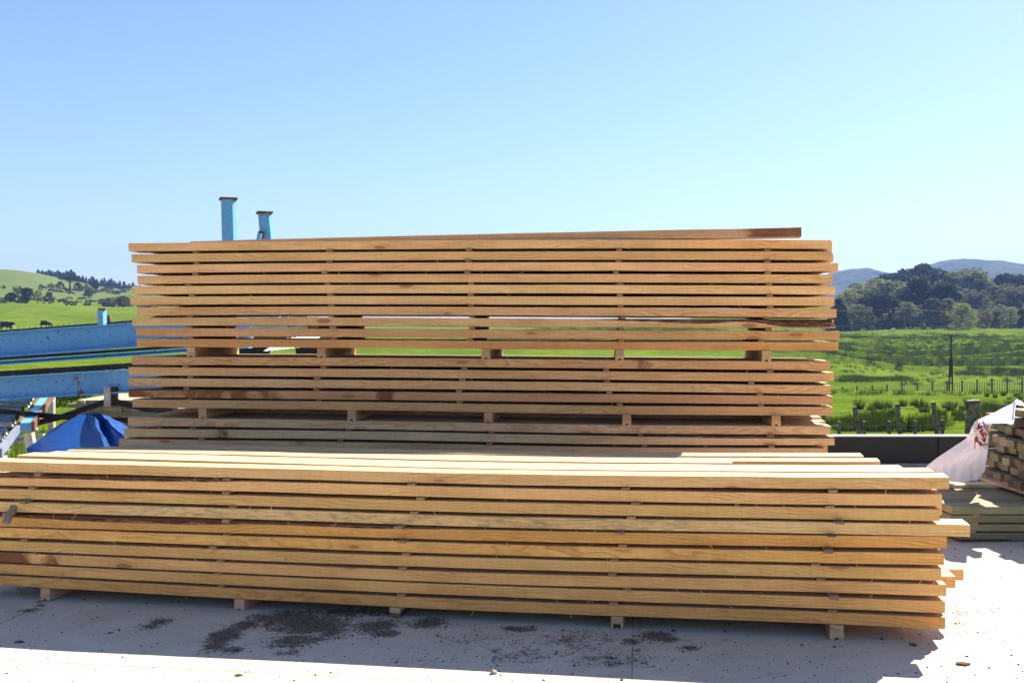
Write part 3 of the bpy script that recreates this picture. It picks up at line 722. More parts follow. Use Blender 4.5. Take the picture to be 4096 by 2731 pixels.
# ------------------------------------------------------------------ trees
def leafquad(b, c, s, rnd, mi=0):
    a = Vector((rnd.gauss(0, 1), rnd.gauss(0, 1), rnd.gauss(0, .8))).normalized(); t = a.orthogonal().normalized(); u = a.cross(t)
    q = rnd.uniform(0, 6.28); t2 = t*math.cos(q)+u*math.sin(q); u2 = a.cross(t2)
    b.quad(c-t2*s-u2*s*.55, c+t2*s*.3-u2*s*.75, c+t2*s+u2*s*.5, c-t2*s*.4+u2*s*.7, mi)
def crown_mesh(kind, seed):
    """unit-height tree (about 10 m): returns crown mesh builder and trunk mesh builder"""
    rnd = random.Random(seed); c = MB(); tr = MB(); H = 10.0
    def clump(p, r, n, s=.30, fl=.75):
        for _ in range(n):
            d = Vector((rnd.gauss(0, 1), rnd.gauss(0, 1), rnd.gauss(0, 1))).normalized()*r*rnd.uniform(.45, 1.05)**.6
            d.z *= fl; leafquad(c, p+d, s*rnd.uniform(.6, 1.3), rnd)
    limbs = []
    if kind in ('broad', 'tall', 'willow', 'bush'):
        W = {'broad': 4.3, 'tall': 3.0, 'willow': 5.6, 'bush': 5.2}[kind]; zb = {'broad': 2.2, 'tall': 2.0, 'willow': .9, 'bush': .4}[kind]
        n = {'broad': 34, 'tall': 34, 'willow': 40, 'bush': 26}[kind]
        for k in range(n):
            z = zb+(H-zb)*((k+.5)/n)**.85; t = (z-zb)/(H-zb)
            w = W*math.sin(math.pi*min(1, .14+t*.86))**.6*(1.05-.25*t)
            a = k*2.4+rnd.uniform(-.5, .5); rr = w*rnd.uniform(.35, 1.0)
            p = Vector((rr*math.cos(a), rr*math.sin(a), min(H-.6, z+rnd.uniform(-.5, .5)))); limbs.append(p)
            clump(p, rnd.uniform(.85, 1.55), {'willow': 60}.get(kind, 75), .30 if kind != 'willow' else .24)
        th = H*.8; r0 = .32
    elif kind == 'flat':                            # clean leaning trunk, wide layered head
        for k in range(30):
            a = k*2.4; rr = 3.9*math.sqrt((k+.5)/30); p = Vector((rr*math.cos(a)+.2, rr*math.sin(a), 8.3-.10*rr*rr+rnd.uniform(-.5, .9))); limbs.append(p)
            clump(p, rnd.uniform(.9, 1.4), 80, .27, .6)
        for k in range(4): clump(Vector((2.6+.6*k, rnd.uniform(-1, 1), 4.8-.7*k)), 1.0, 70, .27)
        th = 7.6; r0 = .5
    elif kind == 'open':                            # ragged gum with separate heads
        for k in range(19):
            a = k*2.4+rnd.uniform(-.6, .6); t = (k+.5)/19; rr = (3.9-1.5*t)*rnd.uniform(.3, 1.0)
            p = Vector((rr*math.cos(a), rr*math.sin(a), 2.8+6.4*t+rnd.uniform(-.5, .5))); limbs.append(p); clump(p, rnd.uniform(.9, 1.5), 85, .24, .55)
        th = 8.2; r0 = .28
    else:                                           # conifer
        for k in range(26):
            t = k/25; z = 1.2+8.6*t; w = 2.3*(1-t)**.8+.12
            for q in range(max(3, int(9*(1-t)+3))):
                a = q*2.4+k; rr = w*rnd.uniform(.4, 1.05); clump(Vector((rr*math.cos(a), rr*math.sin(a), z-rr*.22)), .42, 13, .20, .6)
        th = 9.6; r0 = .22
    lean = rnd.uniform(-.35, .35)
    axis_ = [Vector((lean*math.sin(t*3)*.6, lean*math.cos(t*2.2)*.3, -.6+(th+.6)*t)) for t in [i/7 for i in range(8)]]
    tr.tube(axis_, r0*1.25, 8, 0, r0*.25, .08)
    for p in limbs[::2]:
        s = axis_[min(6, max(2, int((p.z-1.5)/th*7)))]; m = (s+p)/2+Vector((0, 0, -.25))
        tr.tube([s, m, p], r0*.30, 5, 0, r0*.08)
    return c, tr
TM = {}
def tree_mesh(kind, leaf, seed):
    k = (kind, leaf, seed)
    if k not in TM:
        c, tr = crown_mesh(kind, seed); TM[k] = (c.mesh('crown', M[leaf]), tr.mesh('trunk', M['trunk']))
    return TM[k]
TREEN = 0
def tree(x, ybase, D, hpx, kind, leaf, label, name='tree', group=None, cat='tree', wide=1.0, seed=1, tint=1.0):
    """tree standing on the terrain at distance D in the direction of x; hpx its apparent height"""
    d = ray(x, 1315); X = d.x/d.y*D; z = ground(X, D)
    if ybase is not None: z = min(z, at(x, ybase, D).z)
    h = hpx/F*D
    r = empty(name, (X, D, z-.1), random.uniform(0, 6.28), label=label, cat=cat, group=group); s = h/10.0; r.scale = (s*wide, s*wide, s)
    cm, tm = tree_mesh(kind, leaf, seed)
    for nm, me in (('crown', cm), ('trunk', tm)):
        o = bpy.data.objects.new(nm, me); col.objects.link(o); o.parent = r
        if nm == 'crown': o.color = (tint, tint*random.uniform(.95, 1.05), tint*random.uniform(.9, 1.1), 1)
    return r
def find_D(x, y, lo, hi):                          # where the terrain is seen at this direction
    d = ray(x, y); best = None; D = lo
    while D < hi:
        X = d.x/d.y*D; z = EYE+d.z/d.y*D
        if ground(X, D) >= z: return D
        D *= 1.01
    return hi
# left hillside
def ltree(x, yb, yt, kind, leaf, label, name='tree', wide=1, seed=1, lo=360, hi=760, cat='tree', tint=1, group=None):
    D = find_D(x, yb, lo, hi); tree(x, yb, D, (yb-yt)*1.05, kind, leaf, label, name, group, cat, wide*1.3, seed, tint)
ltree(281, 1172, 1098, 'flat', 'leaf_dark', 'broad flat crowned tree with a clear trunk alone on the left hill', 'flat_crowned_tree', 1.0, 2)
ltree(353, 1192, 1157, 'broad', 'leaf_dark', 'small round tree on a short trunk below the big one on the left hill', 'round_tree', 1.1, 3)
ltree(241, 1157, 1127, 'bush', 'leaf_dark', 'wide dark bush just left of the flat crowned tree', 'bush', 1.1, 4, cat='bush')
ltree(205, 1152, 1134, 'bush', 'leaf_dark', 'low dark bush left of the wide dark bush on the hill', 'bush', 1.3, 5, cat='bush')
ltree(165, 1153, 1138, 'bush', 'leaf_dark', 'small low bush furthest left on the middle of the hill', 'bush', 1.2, 6, cat='bush')
ltree(313, 1164, 1130, 'bush', 'leaf_grey', 'bush touching the right side of the flat crowned tree', 'bush', .9, 7, cat='bush')
ltree(345, 1157, 1138, 'bush', 'leaf_dark', 'bush above the small round tree on the left hill', 'bush', 1.0, 8, cat='bush')
ltree(381, 1161, 1122, 'tall', 'leaf_dark', 'tall oval tree right of the flat crowned tree', 'oval_tree', 1.2, 9)
ltree(395, 1170, 1158, 'bush', 'leaf_grey', 'low hedge bush under the oval tree', 'bush', 1.6, 10, cat='bush')
ltree(443, 1174, 1150, 'bush', 'leaf_grey', 'grey bush on the slope right of the oval tree', 'bush', 1.1, 11, cat='bush')
ltree(470, 1178, 1162, 'bush', 'leaf_dark', 'low dark bush between the grey bush and the far stack', 'bush', 1.4, 12, cat='bush')
ltree(42, 1209, 1172, 'broad', 'leaf_dark', 'leftmost dark tree of the clump at the field edge', 'dark_tree', 1.1, 13, 330, 520)
ltree(75, 1211, 1150, 'open', 'leaf_dark', 'wispy tree rising behind the clump at the field edge', 'wispy_tree', .8, 14, 330, 520)
ltree(108, 1213, 1155, 'tall', 'leaf_dark', 'tallest tree of the clump at the field edge', 'dark_tree', 1.2, 15, 330, 520)
ltree(152, 1214, 1170, 'open', 'leaf_grey', 'thin tree at the right of the clump at the field edge', 'thin_tree', .9, 16, 330, 520)
ltree(196, 1215, 1170, 'bush', 'leaf_dark', 'separate rounded dark bush right of the clump at the field edge', 'bush', .75, 17, 330, 520, cat='bush')
ltree(492, 1229, 1185, 'broad', 'leaf_grey', 'big grey green tree beside the far stack left end', 'grey_tree', 1.3, 18, 300, 520)
ltree(435, 1227, 1192, 'bush', 'leaf_grey', 'low grey green scrub left of the big grey green tree', 'bush', 1.3, 19, 300, 520, cat='bush')
ltree(520, 1185, 1180, 'broad', 'leaf_grey', 'pale tree above the big grey green tree', 'grey_tree', 1.4, 20, 380, 620)
ltree(600, 1232, 1200, 'bush', 'leaf_dark', 'dark scrub seen through the gap in the far stack left end', 'bush', 1.8, 21, 300, 520, cat='bush')
SK = curve([(-300,1050),(0,1083),(140,1103),(250,1117),(380,1134),(480,1152),(560,1168)])
pines = [(154,20),(170,20),(183,18),(196,24),(207,22),(219,20),(232,26),(243,22),(255,22),(268,28),(276,24),(286,34),(296,28),(318,17),(332,20),(345,16),(358,14),(368,22),(376,20),(388,16),(406,18),(418,24),(430,16),(438,22),(447,26),(458,20),(468,16),(480,22),(497,24),(508,15),(518,20),(532,26),(545,18),(560,22)]
OW = ['first','second','third','fourth','fifth','sixth','seventh','eighth','ninth','tenth','eleventh','twelfth','thirteenth','fourteenth','fifteenth','sixteenth','seventeenth','eighteenth','nineteenth','twentieth',
      'twenty-first','twenty-second','twenty-third','twenty-fourth','twenty-fifth','twenty-sixth','twenty-seventh','twenty-eighth','twenty-ninth','thirtieth','thirty-first','thirty-second','thirty-third','thirty-fourth']
for i, (x, h) in enumerate(pines):
    D = 742+random.uniform(-12, 8)
    tree(x, SK(x)+7, D, h*1.15+11, 'conifer', 'leaf_pine', f'{OW[i]} pine from the left in the ridge line row', 'pine_tree', 'pines along the left ridge', wide=1.9 if x < 300 else 1.4, seed=30+i % 4)
# right hand wood
wood = [  # x, base y, top y, D, kind, leaf, wide, tint, label
 (3355,1316,1180,392,'conifer','leaf_pine',1.5,.9,'dark narrow conifer touching the far stack right end'),
 (3395,1325,1165,470,'open','leaf_grey',.9,.9,'grey gum at the left end of the wood'),
 (3440,1310,1128,500,'open','leaf_grey',1.2,.95,'tall airy gum above the left end of the wood'),
 (3510,1310,1112,520,'open','leaf_grey',1.25,1.0,'pale topped gum left of the dark flat pines'),
 (3560,1310,1128,500,'broad','leaf_grey',1.0,.9,'round headed gum under the flat pines'),
 (3575,1300,1085,600,'flat','leaf_dark',1.0,.9,'left dark flat topped pine on the wood skyline'),
 (3640,1300,1068,610,'flat','leaf_dark',1.2,.9,'broad dark flat topped pine in the skyline middle'),
 (3692,1300,1062,600,'broad','leaf_dark',.8,.9,'dark round pine at the peak of the skyline'),
 (3745,1300,1085,580,'broad','leaf_dark',.9,.95,'dark tree right of the skyline peak'),
 (3800,1300,1092,570,'broad','leaf_grey',.8,.8,'grey green tree on the skyline right of the peak'),
 (3868,1300,1070,560,'open','leaf_grey',1.0,1.0,'tall feathery gum standing above the skyline at right'),
 (3890,1300,1098,555,'broad','leaf_grey',.8,.9,'bushy tree beside the feathery gum'),
 (3925,1305,1125,540,'broad','leaf_dark',.6,.95,'dark dome tree left of the bright hill patch'),
 (4020,1310,1100,560,'broad','leaf_dark',.9,.9,'dark conical tree right of the bright hill patch'),
 (4075,1310,1108,560,'broad','leaf_dark',.9,.9,'dark tree on the skyline at the right edge'),
 (3990,1318,1145,500,'broad','leaf_grey',1.2,.85,'grey wooded clump under the bright hill patch'),
 (4060,1318,1160,480,'broad','leaf_grey',1.2,.8,'grey green clump at the right edge'),
 (3900,1318,1175,470,'broad','leaf_grey',1.1,.8,'wide grey green tree right of the dark cypress pair'),
 (3615,1322,1150,470,'tall','leaf_grey',1.1,.9,'grey tall tree in the middle of the wood'),
 (3672,1322,1120,440,'tall','leaf_dark',1.0,.75,'tall dark cypress in the middle of the wood'),
 (3775,1320,1137,430,'tall','leaf_dark',1.15,.75,'second dark cypress right of the tallest one'),
 (3470,1330,1190,420,'tall','leaf_dark',1.1,1.0,'dark green tree low on the left of the wood'),
 (3420,1334,1215,405,'open','leaf_grey',1.0,.9,'pale trunked small gum at lower left of the wood'),
 (3530,1332,1180,415,'tall','leaf_dark',1.2,1.0,'bulky dark tree behind the leaning trunk'),
 (3635,1328,1210,402,'broad','leaf_grey',1.0,.95,'light grey gum with leaning trunk at the wood edge'),
 (3580,1330,1200,410,'tall','leaf_dark',1.0,.95,'shadowy tree left of the leaning gum'),
 (3735,1322,1195,402,'broad','leaf_grey',.9,.8,'full grey green tree in front of the dark cypresses'),
 (3795,1320,1195,410,'tall','leaf_grey',.9,.9,'slim grey green tree left of the yellow willow'),
 (3470,1338,1225,398,'open','leaf_grey',1.0,.8,'small ragged gum at the wood edge'),
 (3850,1316,1215,388,'willow','leaf_pale',1.05,1.15,'wide yellow green willow in front of the wood'),
 (3945,1316,1240,392,'open','leaf_pale',1.0,.75,'thin pale tree right of the yellow willow'),
 (4040,1315,1225,392,'open','leaf_grey',1.1,1.15,'bare looking grey tree near the right edge'),
 (3985,1314,1245,400,'broad','leaf_grey',.9,.75,'rounded shrubby tree behind the right field edge'),
 (4085,1314,1235,398,'tall','leaf_dark',1.0,1.0,'dark tree against the frame at the right edge'),
 (3835,1312,1180,520,'broad','leaf_dark',1.0,.85,'dark rounded tree above the yellow willow'),
 (3710,1310,1150,520,'broad','leaf_dark',1.1,.8,'dark tree behind the cypress pair'),
]
for i, (x, yb, yt, D, k, lf, w, tn, lab) in enumerate(wood):
    tree(x, yb, D, yb-yt, k, lf, lab, {'conifer': 'conifer', 'tall': 'cypress_tree' if lf == 'leaf_dark' else 'tall_tree', 'flat': 'flat_topped_pine', 'open': 'gum_tree', 'willow': 'willow_tree', 'broad': 'broad_tree'}[k],
         'trees of the wood on the right', 'tree', w*1.15, 50+i % 3, tn*(1.5 if lf == 'leaf_grey' and tn >= .9 else (.9 if lf == 'leaf_dark' else 1)))
# bushy undergrowth of that wood, one mass nobody could count
b = MB(); rnd = random.Random(9)
for _ in range(520):
    x = rnd.uniform(3340, 4250); D = rnd.uniform(400, 640); d = ray(x, 1315); X = d.x/d.y*D
    if 3930 < x < 4010 and D > 520: continue
    z = ground(X, D); s = rnd.uniform(2.0, 4.5)
    for _q in range(42):
        v = Vector((rnd.gauss(0, 1), rnd.gauss(0, 1), rnd.gauss(0, 1))).normalized()*s*rnd.uniform(.6, 1.0); leafquad(b, Vector((X, D, z+s*.8))+v, .75, rnd)
tag(b.build('undergrowth', M['leaf_grey']), 'dense grey green undergrowth filling the wood on the right', 'undergrowth', kind='stuff')
# scrub on the left hillside
b = MB(); rnd = random.Random(19)
for (x0, x1, y0, y1, n_, s0, lo_, hi_) in [(0,560,1150,1170,12,1.3,400,700),(150,560,1160,1180,14,1.2,400,700),(230,560,1195,1226,60,.6,330,560),(0,240,1202,1214,18,1.0,330,520),(400,600,1206,1228,26,1.3,330,560),(300,540,1150,1176,12,1.3,400,720)]:
    for _ in range(n_):
        x = rnd.uniform(x0, x1); y = rnd.uniform(y0, y1); D = find_D(x, y, lo_, hi_); d = ray(x, y); X = d.x/d.y*D; s = s0*rnd.uniform(.5, 1.5); c0 = Vector((X, D, ground(X, D)+s*.4))
        for _q in range(26):
            v = Vector((rnd.gauss(0, 1.6), rnd.gauss(0, 1), rnd.gauss(0, .7))).normalized(); v.x *= 1.7; leafquad(b, c0+v*s*rnd.uniform(.5, 1), .34*s+.12, rnd)
tag(b.build('scrub', M['leaf_dark']), 'low dark scrub and gorse scattered across the left hillside', 'scrub', kind='stuff')
# rushes
b = MB(); rnd = random.Random(12)
def tuft(X, Y, h, n, w):
    z = ground(X, Y)-.03
    for _ in range(n):
        a = rnd.uniform(0, 6.28); r_ = rnd.uniform(0, w); l = rnd.uniform(.1, .45)*h
        p = Vector((X+r_*math.cos(a), Y+r_*math.sin(a), z)); q = p+Vector((l*math.cos(a), l*math.sin(a), h*rnd.uniform(.6, 1)))
        s = Vector((rnd.uniform(-1, 1), rnd.uniform(-1, 1), 0)).normalized()*max(.008, h*.03)
        i = len(b.v); b.v += [tuple(p-s), tuple(p+s), tuple(q)]; b.f.append((i, i+1, i+2)); b.m.append(0)
def rush_at(x, y, n=1, sx=0, sy=0, h=.7, lo=16, hi=330, nb=90, w=.35):
    for _ in range(n):
        xx = x+rnd.uniform(-sx, sx); yy = y+rnd.uniform(-sy, sy); D = find_D(xx, yy, lo, hi); d = ray(xx, yy)
        tuft(d.x/d.y*D, D, h*rnd.uniform(.7, 1.2), nb, w)
for (x, y) in [(3525,1635),(3552,1632),(3610,1628),(3650,1622),(3680,1630),(3560,1668),(3480,1640),(3505,1632),(3700,1628),(3800,1645),(3770,1660),(3790,1632),(3815,1630),(3855,1640),(3830,1662),(3950,1590),(3985,1592),(4015,1585),(4065,1590),(4040,1600),(3700,1648),(3510,1680),(3470,1690),(4080,1600),(3440,1640),(3870,1620),(3895,1680),(4000,1640),(4030,1650)]:
    rush_at(x, y, 1, 4, 2, .58, w=.2)
rush_at(3560, 1712, 22, 230, 16, .5, w=.35); rush_at(3950, 1690, 15, 110, 22, .5, w=.35); rush_at(3400, 1710, 9, 80, 15, .5); rush_at(4000, 1640, 12, 90, 25, .5)
rush_at(3500, 1520, 110, 150, 9, .7, lo=80, nb=40, w=1.2); rush_at(3980, 1497, 80, 150, 10, .8, lo=80, nb=40, w=1.2); rush_at(3700, 1575, 50, 400, 8, .6, lo=60, nb=40, w=.8)
rush_at(3850, 1520, 30, 260, 24, .9, lo=80, nb=40, w=.8); rush_at(3500, 1455, 120, 160, 40, .6, lo=100, nb=26, w=.5)
rush_at(3700, 1440, 60, 400, 40, .9, lo=150, nb=34, w=1.0)
n_ = 0
while n_ < 900:                                    # rushes along the lips of the slumped terraces
    x = rnd.uniform(3300, 4300); D = rnd.uniform(194, 300); d = ray(x, 1315); X = d.x/d.y*D; n_ += .2
    m = max(0, min(1, (noise.noise(Vector((X*.012, D*.02, 8)))+.45)*2.2)); w_ = D/12.5+noise.noise(Vector((X*.016, D*.02, 11)))*2.6; f = w_-math.floor(w_)
    if m > .25 and f < .16: tuft(X, D, rnd.uniform(.5, 1.3), 26, rnd.uniform(.8, 2.2)); n_ += .8
rush_at(230, 1600, 16, 120, 30, .4, lo=14, nb=60, w=.3); rush_at(350, 1580, 10, 100, 12, .5, lo=20, nb=70, w=.5)
tag(b.build('rushes', M['rush']), 'dark green rush tufts dotted over the pasture behind the stacks', 'rushes', kind='stuff')
b = MB(); rnd = random.Random(15)
for _ in range(9000):
    Y = rnd.uniform(9.9, 17); X = rnd.choice([rnd.uniform(-9, -2.5), rnd.uniform(2.8, 8)]); 
    tuft(X, Y, rnd.uniform(.06, .16) if rnd.random() < .93 else .3, 5, .05)
tag(b.build('grass', M['blade']), 'short rough grass growing along the back of the concrete slab', 'grass', kind='stuff')
# ------------------------------------------------------------------ fences, pole, animals
def seg(a, b, n=2): return [a+(b-a)*k/(n-1) for k in range(n)]
fr = empty('wire_fence', at(3600, 1700, 15.5), label='barbed wire fence on leaning rough posts behind the dark steel beam', cat='fence')
base = fr.location.copy()
def fpost(x0, y0, lean, D, r, name='post', parent=fr, h=1.45, sq=0):
    p = at(x0, y0, D)-base; q = p+Vector((lean, .02, -h)); b = MB()
    b.tube([q, q+(p-q)*.5+Vector((.004, 0, 0)), p], r*1.08, 9, 0, r*.95, .10); return b.build(name, M['post'], parent)
tall = [(3295,1655,.08),(3418,1626,.26),(3588,1615,.155),(3732,1608,.19)]
for i, (x, y, l) in enumerate(tall): fpost(x, y, l, 14.8 if i else 15.5, .036)
fpost(3893, 1600, .11, 13.6, .098, 'strainer_post', h=1.4)
for x, y in [(3356,1685),(3457,1684),(3557,1683),(3661,1682),(3769,1678),(3867,1668)]: fpost(x, y, .0, 17.0, .032, h=1.0)
for x, y in [(4082,1602),(4190,1600)]: fpost(x, y, .01, 16.5, .045)
def wire(pts, D, r=.003, barbs=True):
    b = MB(); P = [at(x, y, d)-base for (x, y, d) in pts]; Q = []
    for k in range(len(P)-1):
        for t in range(6):
            s = t/6; q = P[k]+(P[k+1]-P[k])*s; q.z -= .03*math.sin(math.pi*s); Q.append(q)
    Q.append(P[-1]); b.tube(Q, r, 5)
    if barbs:
        for k in range(len(Q)-1):
            m = (Q[k]+Q[k+1])/2
            for a in (1, -1): b.tube([m+Vector((-.012*a, 0, -.012)), m+Vector((.012*a, .004, .014))], .002, 4)
    b.build('wire', M['wire'], fr)
wire([(3100,1646,14.8),(3320,1646,14.8),(3420,1641,14.8),(3590,1632,14.8),(3735,1625,14.8),(3862,1600,13.6),(3920,1597,13.6),(4060,1617,14.2),(4250,1625,15)], 0)
wire([(3100,1701,15.5),(3355,1700,16.8),(3560,1697,16.8),(3770,1690,16.8),(3860,1682,16.8)], 0)
wire([(3100,1726,15.5),(3420,1722,14.7),(3600,1712,14.7),(3735,1708,14.7),(3875,1706,13.7)], 0, barbs=False)
# batten fence across the valley
ff = empty('batten_fence', (45, 115, -6), label='long grey batten fence running across the valley below the pole', cat='fence')
path = curve([(3100,1592),(3330,1590),(3480,1583),(3700,1570),(3850,1562),(4096,1548),(4300,1538)])
def fat(x, D=118): d = ray(x, 1315); X = d.x/d.y*D; return Vector((X, D, at(x, path(x), D).z))
x = 3250; k = 0
ffb = ff.location.copy()
while x < 4150:
    P = fat(x)-ffb; big = k % 6 == 0; hh = 1.25 if big else 1.0; rr = .11 if big else .035
    b = MB(); b.tube([P+Vector((0, 0, -.9)), P+Vector((random.uniform(-.03, .03), 0, hh))], rr, 6, 0, rr*.9, .1)
    b.build('post' if big else 'batten', M['old_post'], ff); x += 10.0; k += 1
for z in (.25, .55, .85):
    b = MB(); b.tube([fat(xx)-ffb+Vector((0, 0, z)) for xx in range(3250, 4151, 45)], .012, 4); b.build('wire', M['wire'], ff)
# tiny post and wire fence far behind the cattle and in the meadow
def farfence(pts, D0, n, hpx, label):
    e = empty('far_fence', at(pts[0][0], pts[0][1], D0), label=label, cat='fence'); bb = e.location.copy(); f = curve(pts)
    for k in range(n):
        x = pts[0][0]+(pts[-1][0]-pts[0][0])*k/(n-1); P = at(x, f(x), D0)-bb; b = MB(); h = hpx/F*D0*random.uniform(.85, 1.1)
        b.tube([P+Vector((0, 0, -.5)), P+Vector((0, 0, h))], .06, 5); b.build('post', M['old_post'], e)
    b = MB(); b.tube([at(pts[0][0]+(pts[-1][0]-pts[0][0])*k/20, f(pts[0][0]+(pts[-1][0]-pts[0][0])*k/20), D0)-bb+Vector((0, 0, hpx/F*D0*.8)) for k in range(21)], .012, 4); b.build('wire', M['wire'], e)
farfence([(-40,1322),(130,1315),(300,1308)], 178, 16, 17, 'thin post and wire fence in front of the two cattle')
farfence([(2500,1317),(2900,1320),(3330,1322),(3440,1318)], 250, 15, 22, 'distant fence seen through the gaps under the far top bundle')
farfence([(3440,1338),(3600,1330),(3780,1318),(3960,1314)], 372, 24, 16, 'dark post fence along the foot of the wood')
# power pole with a crossarm
D = 118; base_p = at(3803, 1583, D); top = at(3803, 1338, D); H = top.z-base_p.z
pp = empty('power_pole', base_p, label='double legged timber power pole with a crossarm standing in the valley', cat='power pole')
for s, x in ((-1, -.13), (1, .13)):
    b = MB(); b.tube([Vector((x*1.6, 0, -.6)), Vector((x*.9, 0, H*.62))], .10, 8, 0, .09); b.build('leg', M['dark_pole'], pp)
b = MB(); b.tube([Vector((0, 0, H*.35)), Vector((0, 0, H))], .12, 8, 0, .085); b.build('mast', M['dark_pole'], pp)
b = MB(); b.box((-.98, -.06, H-.12), (.98, .06, H-.01)); arm = b.build('crossarm', M['dark_pole'], pp)
for x in (-.9, -.55, .45, .85):
    b = MB(); b.tube([Vector((x, 0, H-.01)), Vector((x, 0, H+.16))], .045, 8, 0, .03); b.build('insulator', M['white'], arm)
for s in (-1, 1):
    b = MB(); b.tube([Vector((s*.45, 0, H-.12)), Vector((0, -.05, H-.62))], .02, 5); b.build('brace', M['dark_pole'], pp)
for z in (H*.2, H*.32, H*.45):
    b = MB(); b.box((-.2, -.11, z), (.2, -.085, z+.12)); b.build('tie_plate', M['dark_pole'], pp)
D2 = 385; pb = at(3617, 1330, D2); ph2 = at(3617, 1228, D2).z-pb.z
p2 = empty('power_pole', pb, label='tall far power pole in front of the leaning gum trunk', cat='power pole')
b = MB(); b.tube([Vector((0, 0, -1)), Vector((0, 0, ph2))], .24, 8, 0, .16); b.build('mast', M['old_post'], p2)
b = MB(); b.box((-1.6, -.1, ph2-.35), (1.6, .1, ph2-.1)); b.build('crossarm', M['old_post'], p2)
D3 = 400; pb = at(3997, 1312, D3)
p3 = empty('power_pole', pb, label='far power pole between the bare trees at the right of the wood', cat='power pole')
b = MB(); b.tube([Vector((0, 0, -1)), Vector((0, 0, 7.2))], .24, 8, 0, .18); b.build('mast', M['dark_pole'], p3)
b = MB(); b.box((-1.2, -.1, 6.6), (1.2, .1, 6.85)); b.build('crossarm', M['dark_pole'], p3)
lw = MB(); A = at(3617, 1230, 384); Bp = at(3997, 1232, 399); C0 = at(3200, 1236, 380)
def sag(P, Q, s): return [P+(Q-P)*(k/14)+Vector((0, 0, -s*4*(k/14)*(1-k/14))) for k in range(15)]
lw.tube(sag(C0, A, 1.0), .016, 4); lw.tube(sag(A, Bp, 1.4), .016, 4)
tag(lw.build('power_line', M['wire']), 'thin power line slung between the far poles in front of the wood', 'power line')

def quadruped(name, x, yfeet, hpx, face, mats, label, cat, group=None, D=None, head_white=False, thin=1.0, graze=True):
    D = D or find_D(x, yfeet, 60, 340); P = at(x, yfeet, D); h = hpx/F*D
    # skeleton, unit height 1, head towards +x
    V = [(-.55,0,.72),(-.25,0,.70),(.1,0,.69),(.45,0,.74)]; E = [(0,1),(1,2),(2,3)]; Rr = [.19,.25,.26,.22]
    def chain(root, pts):
        last = root
        for p, r in pts: V.append(p); Rr.append(r); E.append((last, len(V)-1)); last = len(V)-1
    for s in (-1, 1):
        chain(0, [((-.60,.13*s,.55),.12),((-.52,.14*s,.42),.075),((-.66,.14*s,.26),.05),((-.63,.14*s,.02),.045)])
        chain(3, [((.50,.12*s,.50),.095),((.50,.13*s,.30),.05),((.49,.13*s,.02),.045)])
    if graze: chain(3, [((.70,0,.62),.15),((.86,0,.40),.11),((.92,0,.24),.10),((1.0,0,.12),.065)])
    else: chain(3, [((.72,0,.84),.14),((.92,0,.86),.11),((1.1,0,.74),.07)])
    hd = len(V)-2
    chain(hd, [((V[hd][0]-.03,.11,V[hd][2]+.09),.03)]); chain(hd, [((V[hd][0]-.03,-.11,V[hd][2]+.09),.03)])
    chain(0, [((-.74,0,.66),.03),((-.78,0,.35),.02)])
    me = bpy.data.meshes.new(name); me.from_pydata(V, E, []); o = bpy.data.objects.new(name, me); col.objects.link(o)
    me.materials.append(mats)
    m = o.modifiers.new('skin', 'SKIN'); 
    for sv, r in zip(me.skin_vertices[0].data, Rr): sv.radius = (r*thin, r*thin)
    me.skin_vertices[0].data[1].use_root = True
    ss = o.modifiers.new('sub', 'SUBSURF'); ss.levels = 1; ss.render_levels = 1
    o.location = P; o.scale = (h, h, h); o.rotation_euler = (0, 0, face)
    tag(o, label, cat, group)
    if head_white:
        b = MB(); b.tube([Vector((.80,0,.52)), Vector((.88,0,.36)), Vector((.96,0,.16))], .125, 8, 0, .08); b.build('white_face', M['cow_white'], o)
    return o
quadruped('cow', 26, 1318, 30, .15, M['cow_black'], 'black cow with a white face at the far left edge of the field', 'cow', 'cattle in the field', 178, True, thin=1.6, graze=False)
quadruped('cow', 182, 1309, 25, .35, M['cow_black'], 'all black cow grazing with its head down above the blue beam', 'cow', 'cattle in the field', 178, thin=1.6)
for i, (x, y) in enumerate([(2412,1316),(2433,1317),(2552,1316),(2584,1315),(3573,1327)]):
    quadruped('sheep', x, y, 11 if i < 4 else 14, .2 if i % 2 else 2.9, M['wool'], ['leftmost sheep glimpsed through the gaps of the far stack','second sheep from left glimpsed through the gaps','third sheep from left glimpsed through the gaps','fourth sheep from left glimpsed through the gaps','pale sheep by the fence at the foot of the wood'][i],
              'sheep', 'grazing sheep', 240 if i < 4 else 368, thin=1.25)

# ------------------------------------------------------------------ blue steel log deck at the left
def ibeam(a, b_, h, w, tf, tw, name, mats, parent, base, n=40, grime=None):
    """I section from a to b_ (top centre line)"""
    P = [(-w/2,0),(w/2,0),(w/2,-tf),(tw/2,-tf),(tw/2,-h+tf),(w/2,-h+tf),(w/2,-h),(-w/2,-h),(-w/2,-h+tf),(-tw/2,-h+tf),(-tw/2,-tf),(-w/2,-tf)]
    m = MB(); m.sweep(P, [a-base+(b_-a)*k/(n-1) for k in range(n)]); gv = []
    for k in range(n):
        for (x, z) in P:
            g = .30 if z > -tf*1.5 or z < -h+tf*1.5 else .0
            if grime: g = max(g, grime(k/(n-1), -z/h))
            gv.append(g)
    return m.build(name, mats, parent, attr={'grime': gv})
dk = empty('log_deck_beam', at(200, 1360, 10.5), label='upper blue steel beam sloping up behind the far stack with a short stub post', cat='steel beam'); db = dk.location.copy()
A0, A1 = at(-420, 1360, 10.4), at(1000, 1254, 10.4)
ibeam(A0, A1, .262, .15, .016, .012, 'beam', [M['blue']], dk, db)
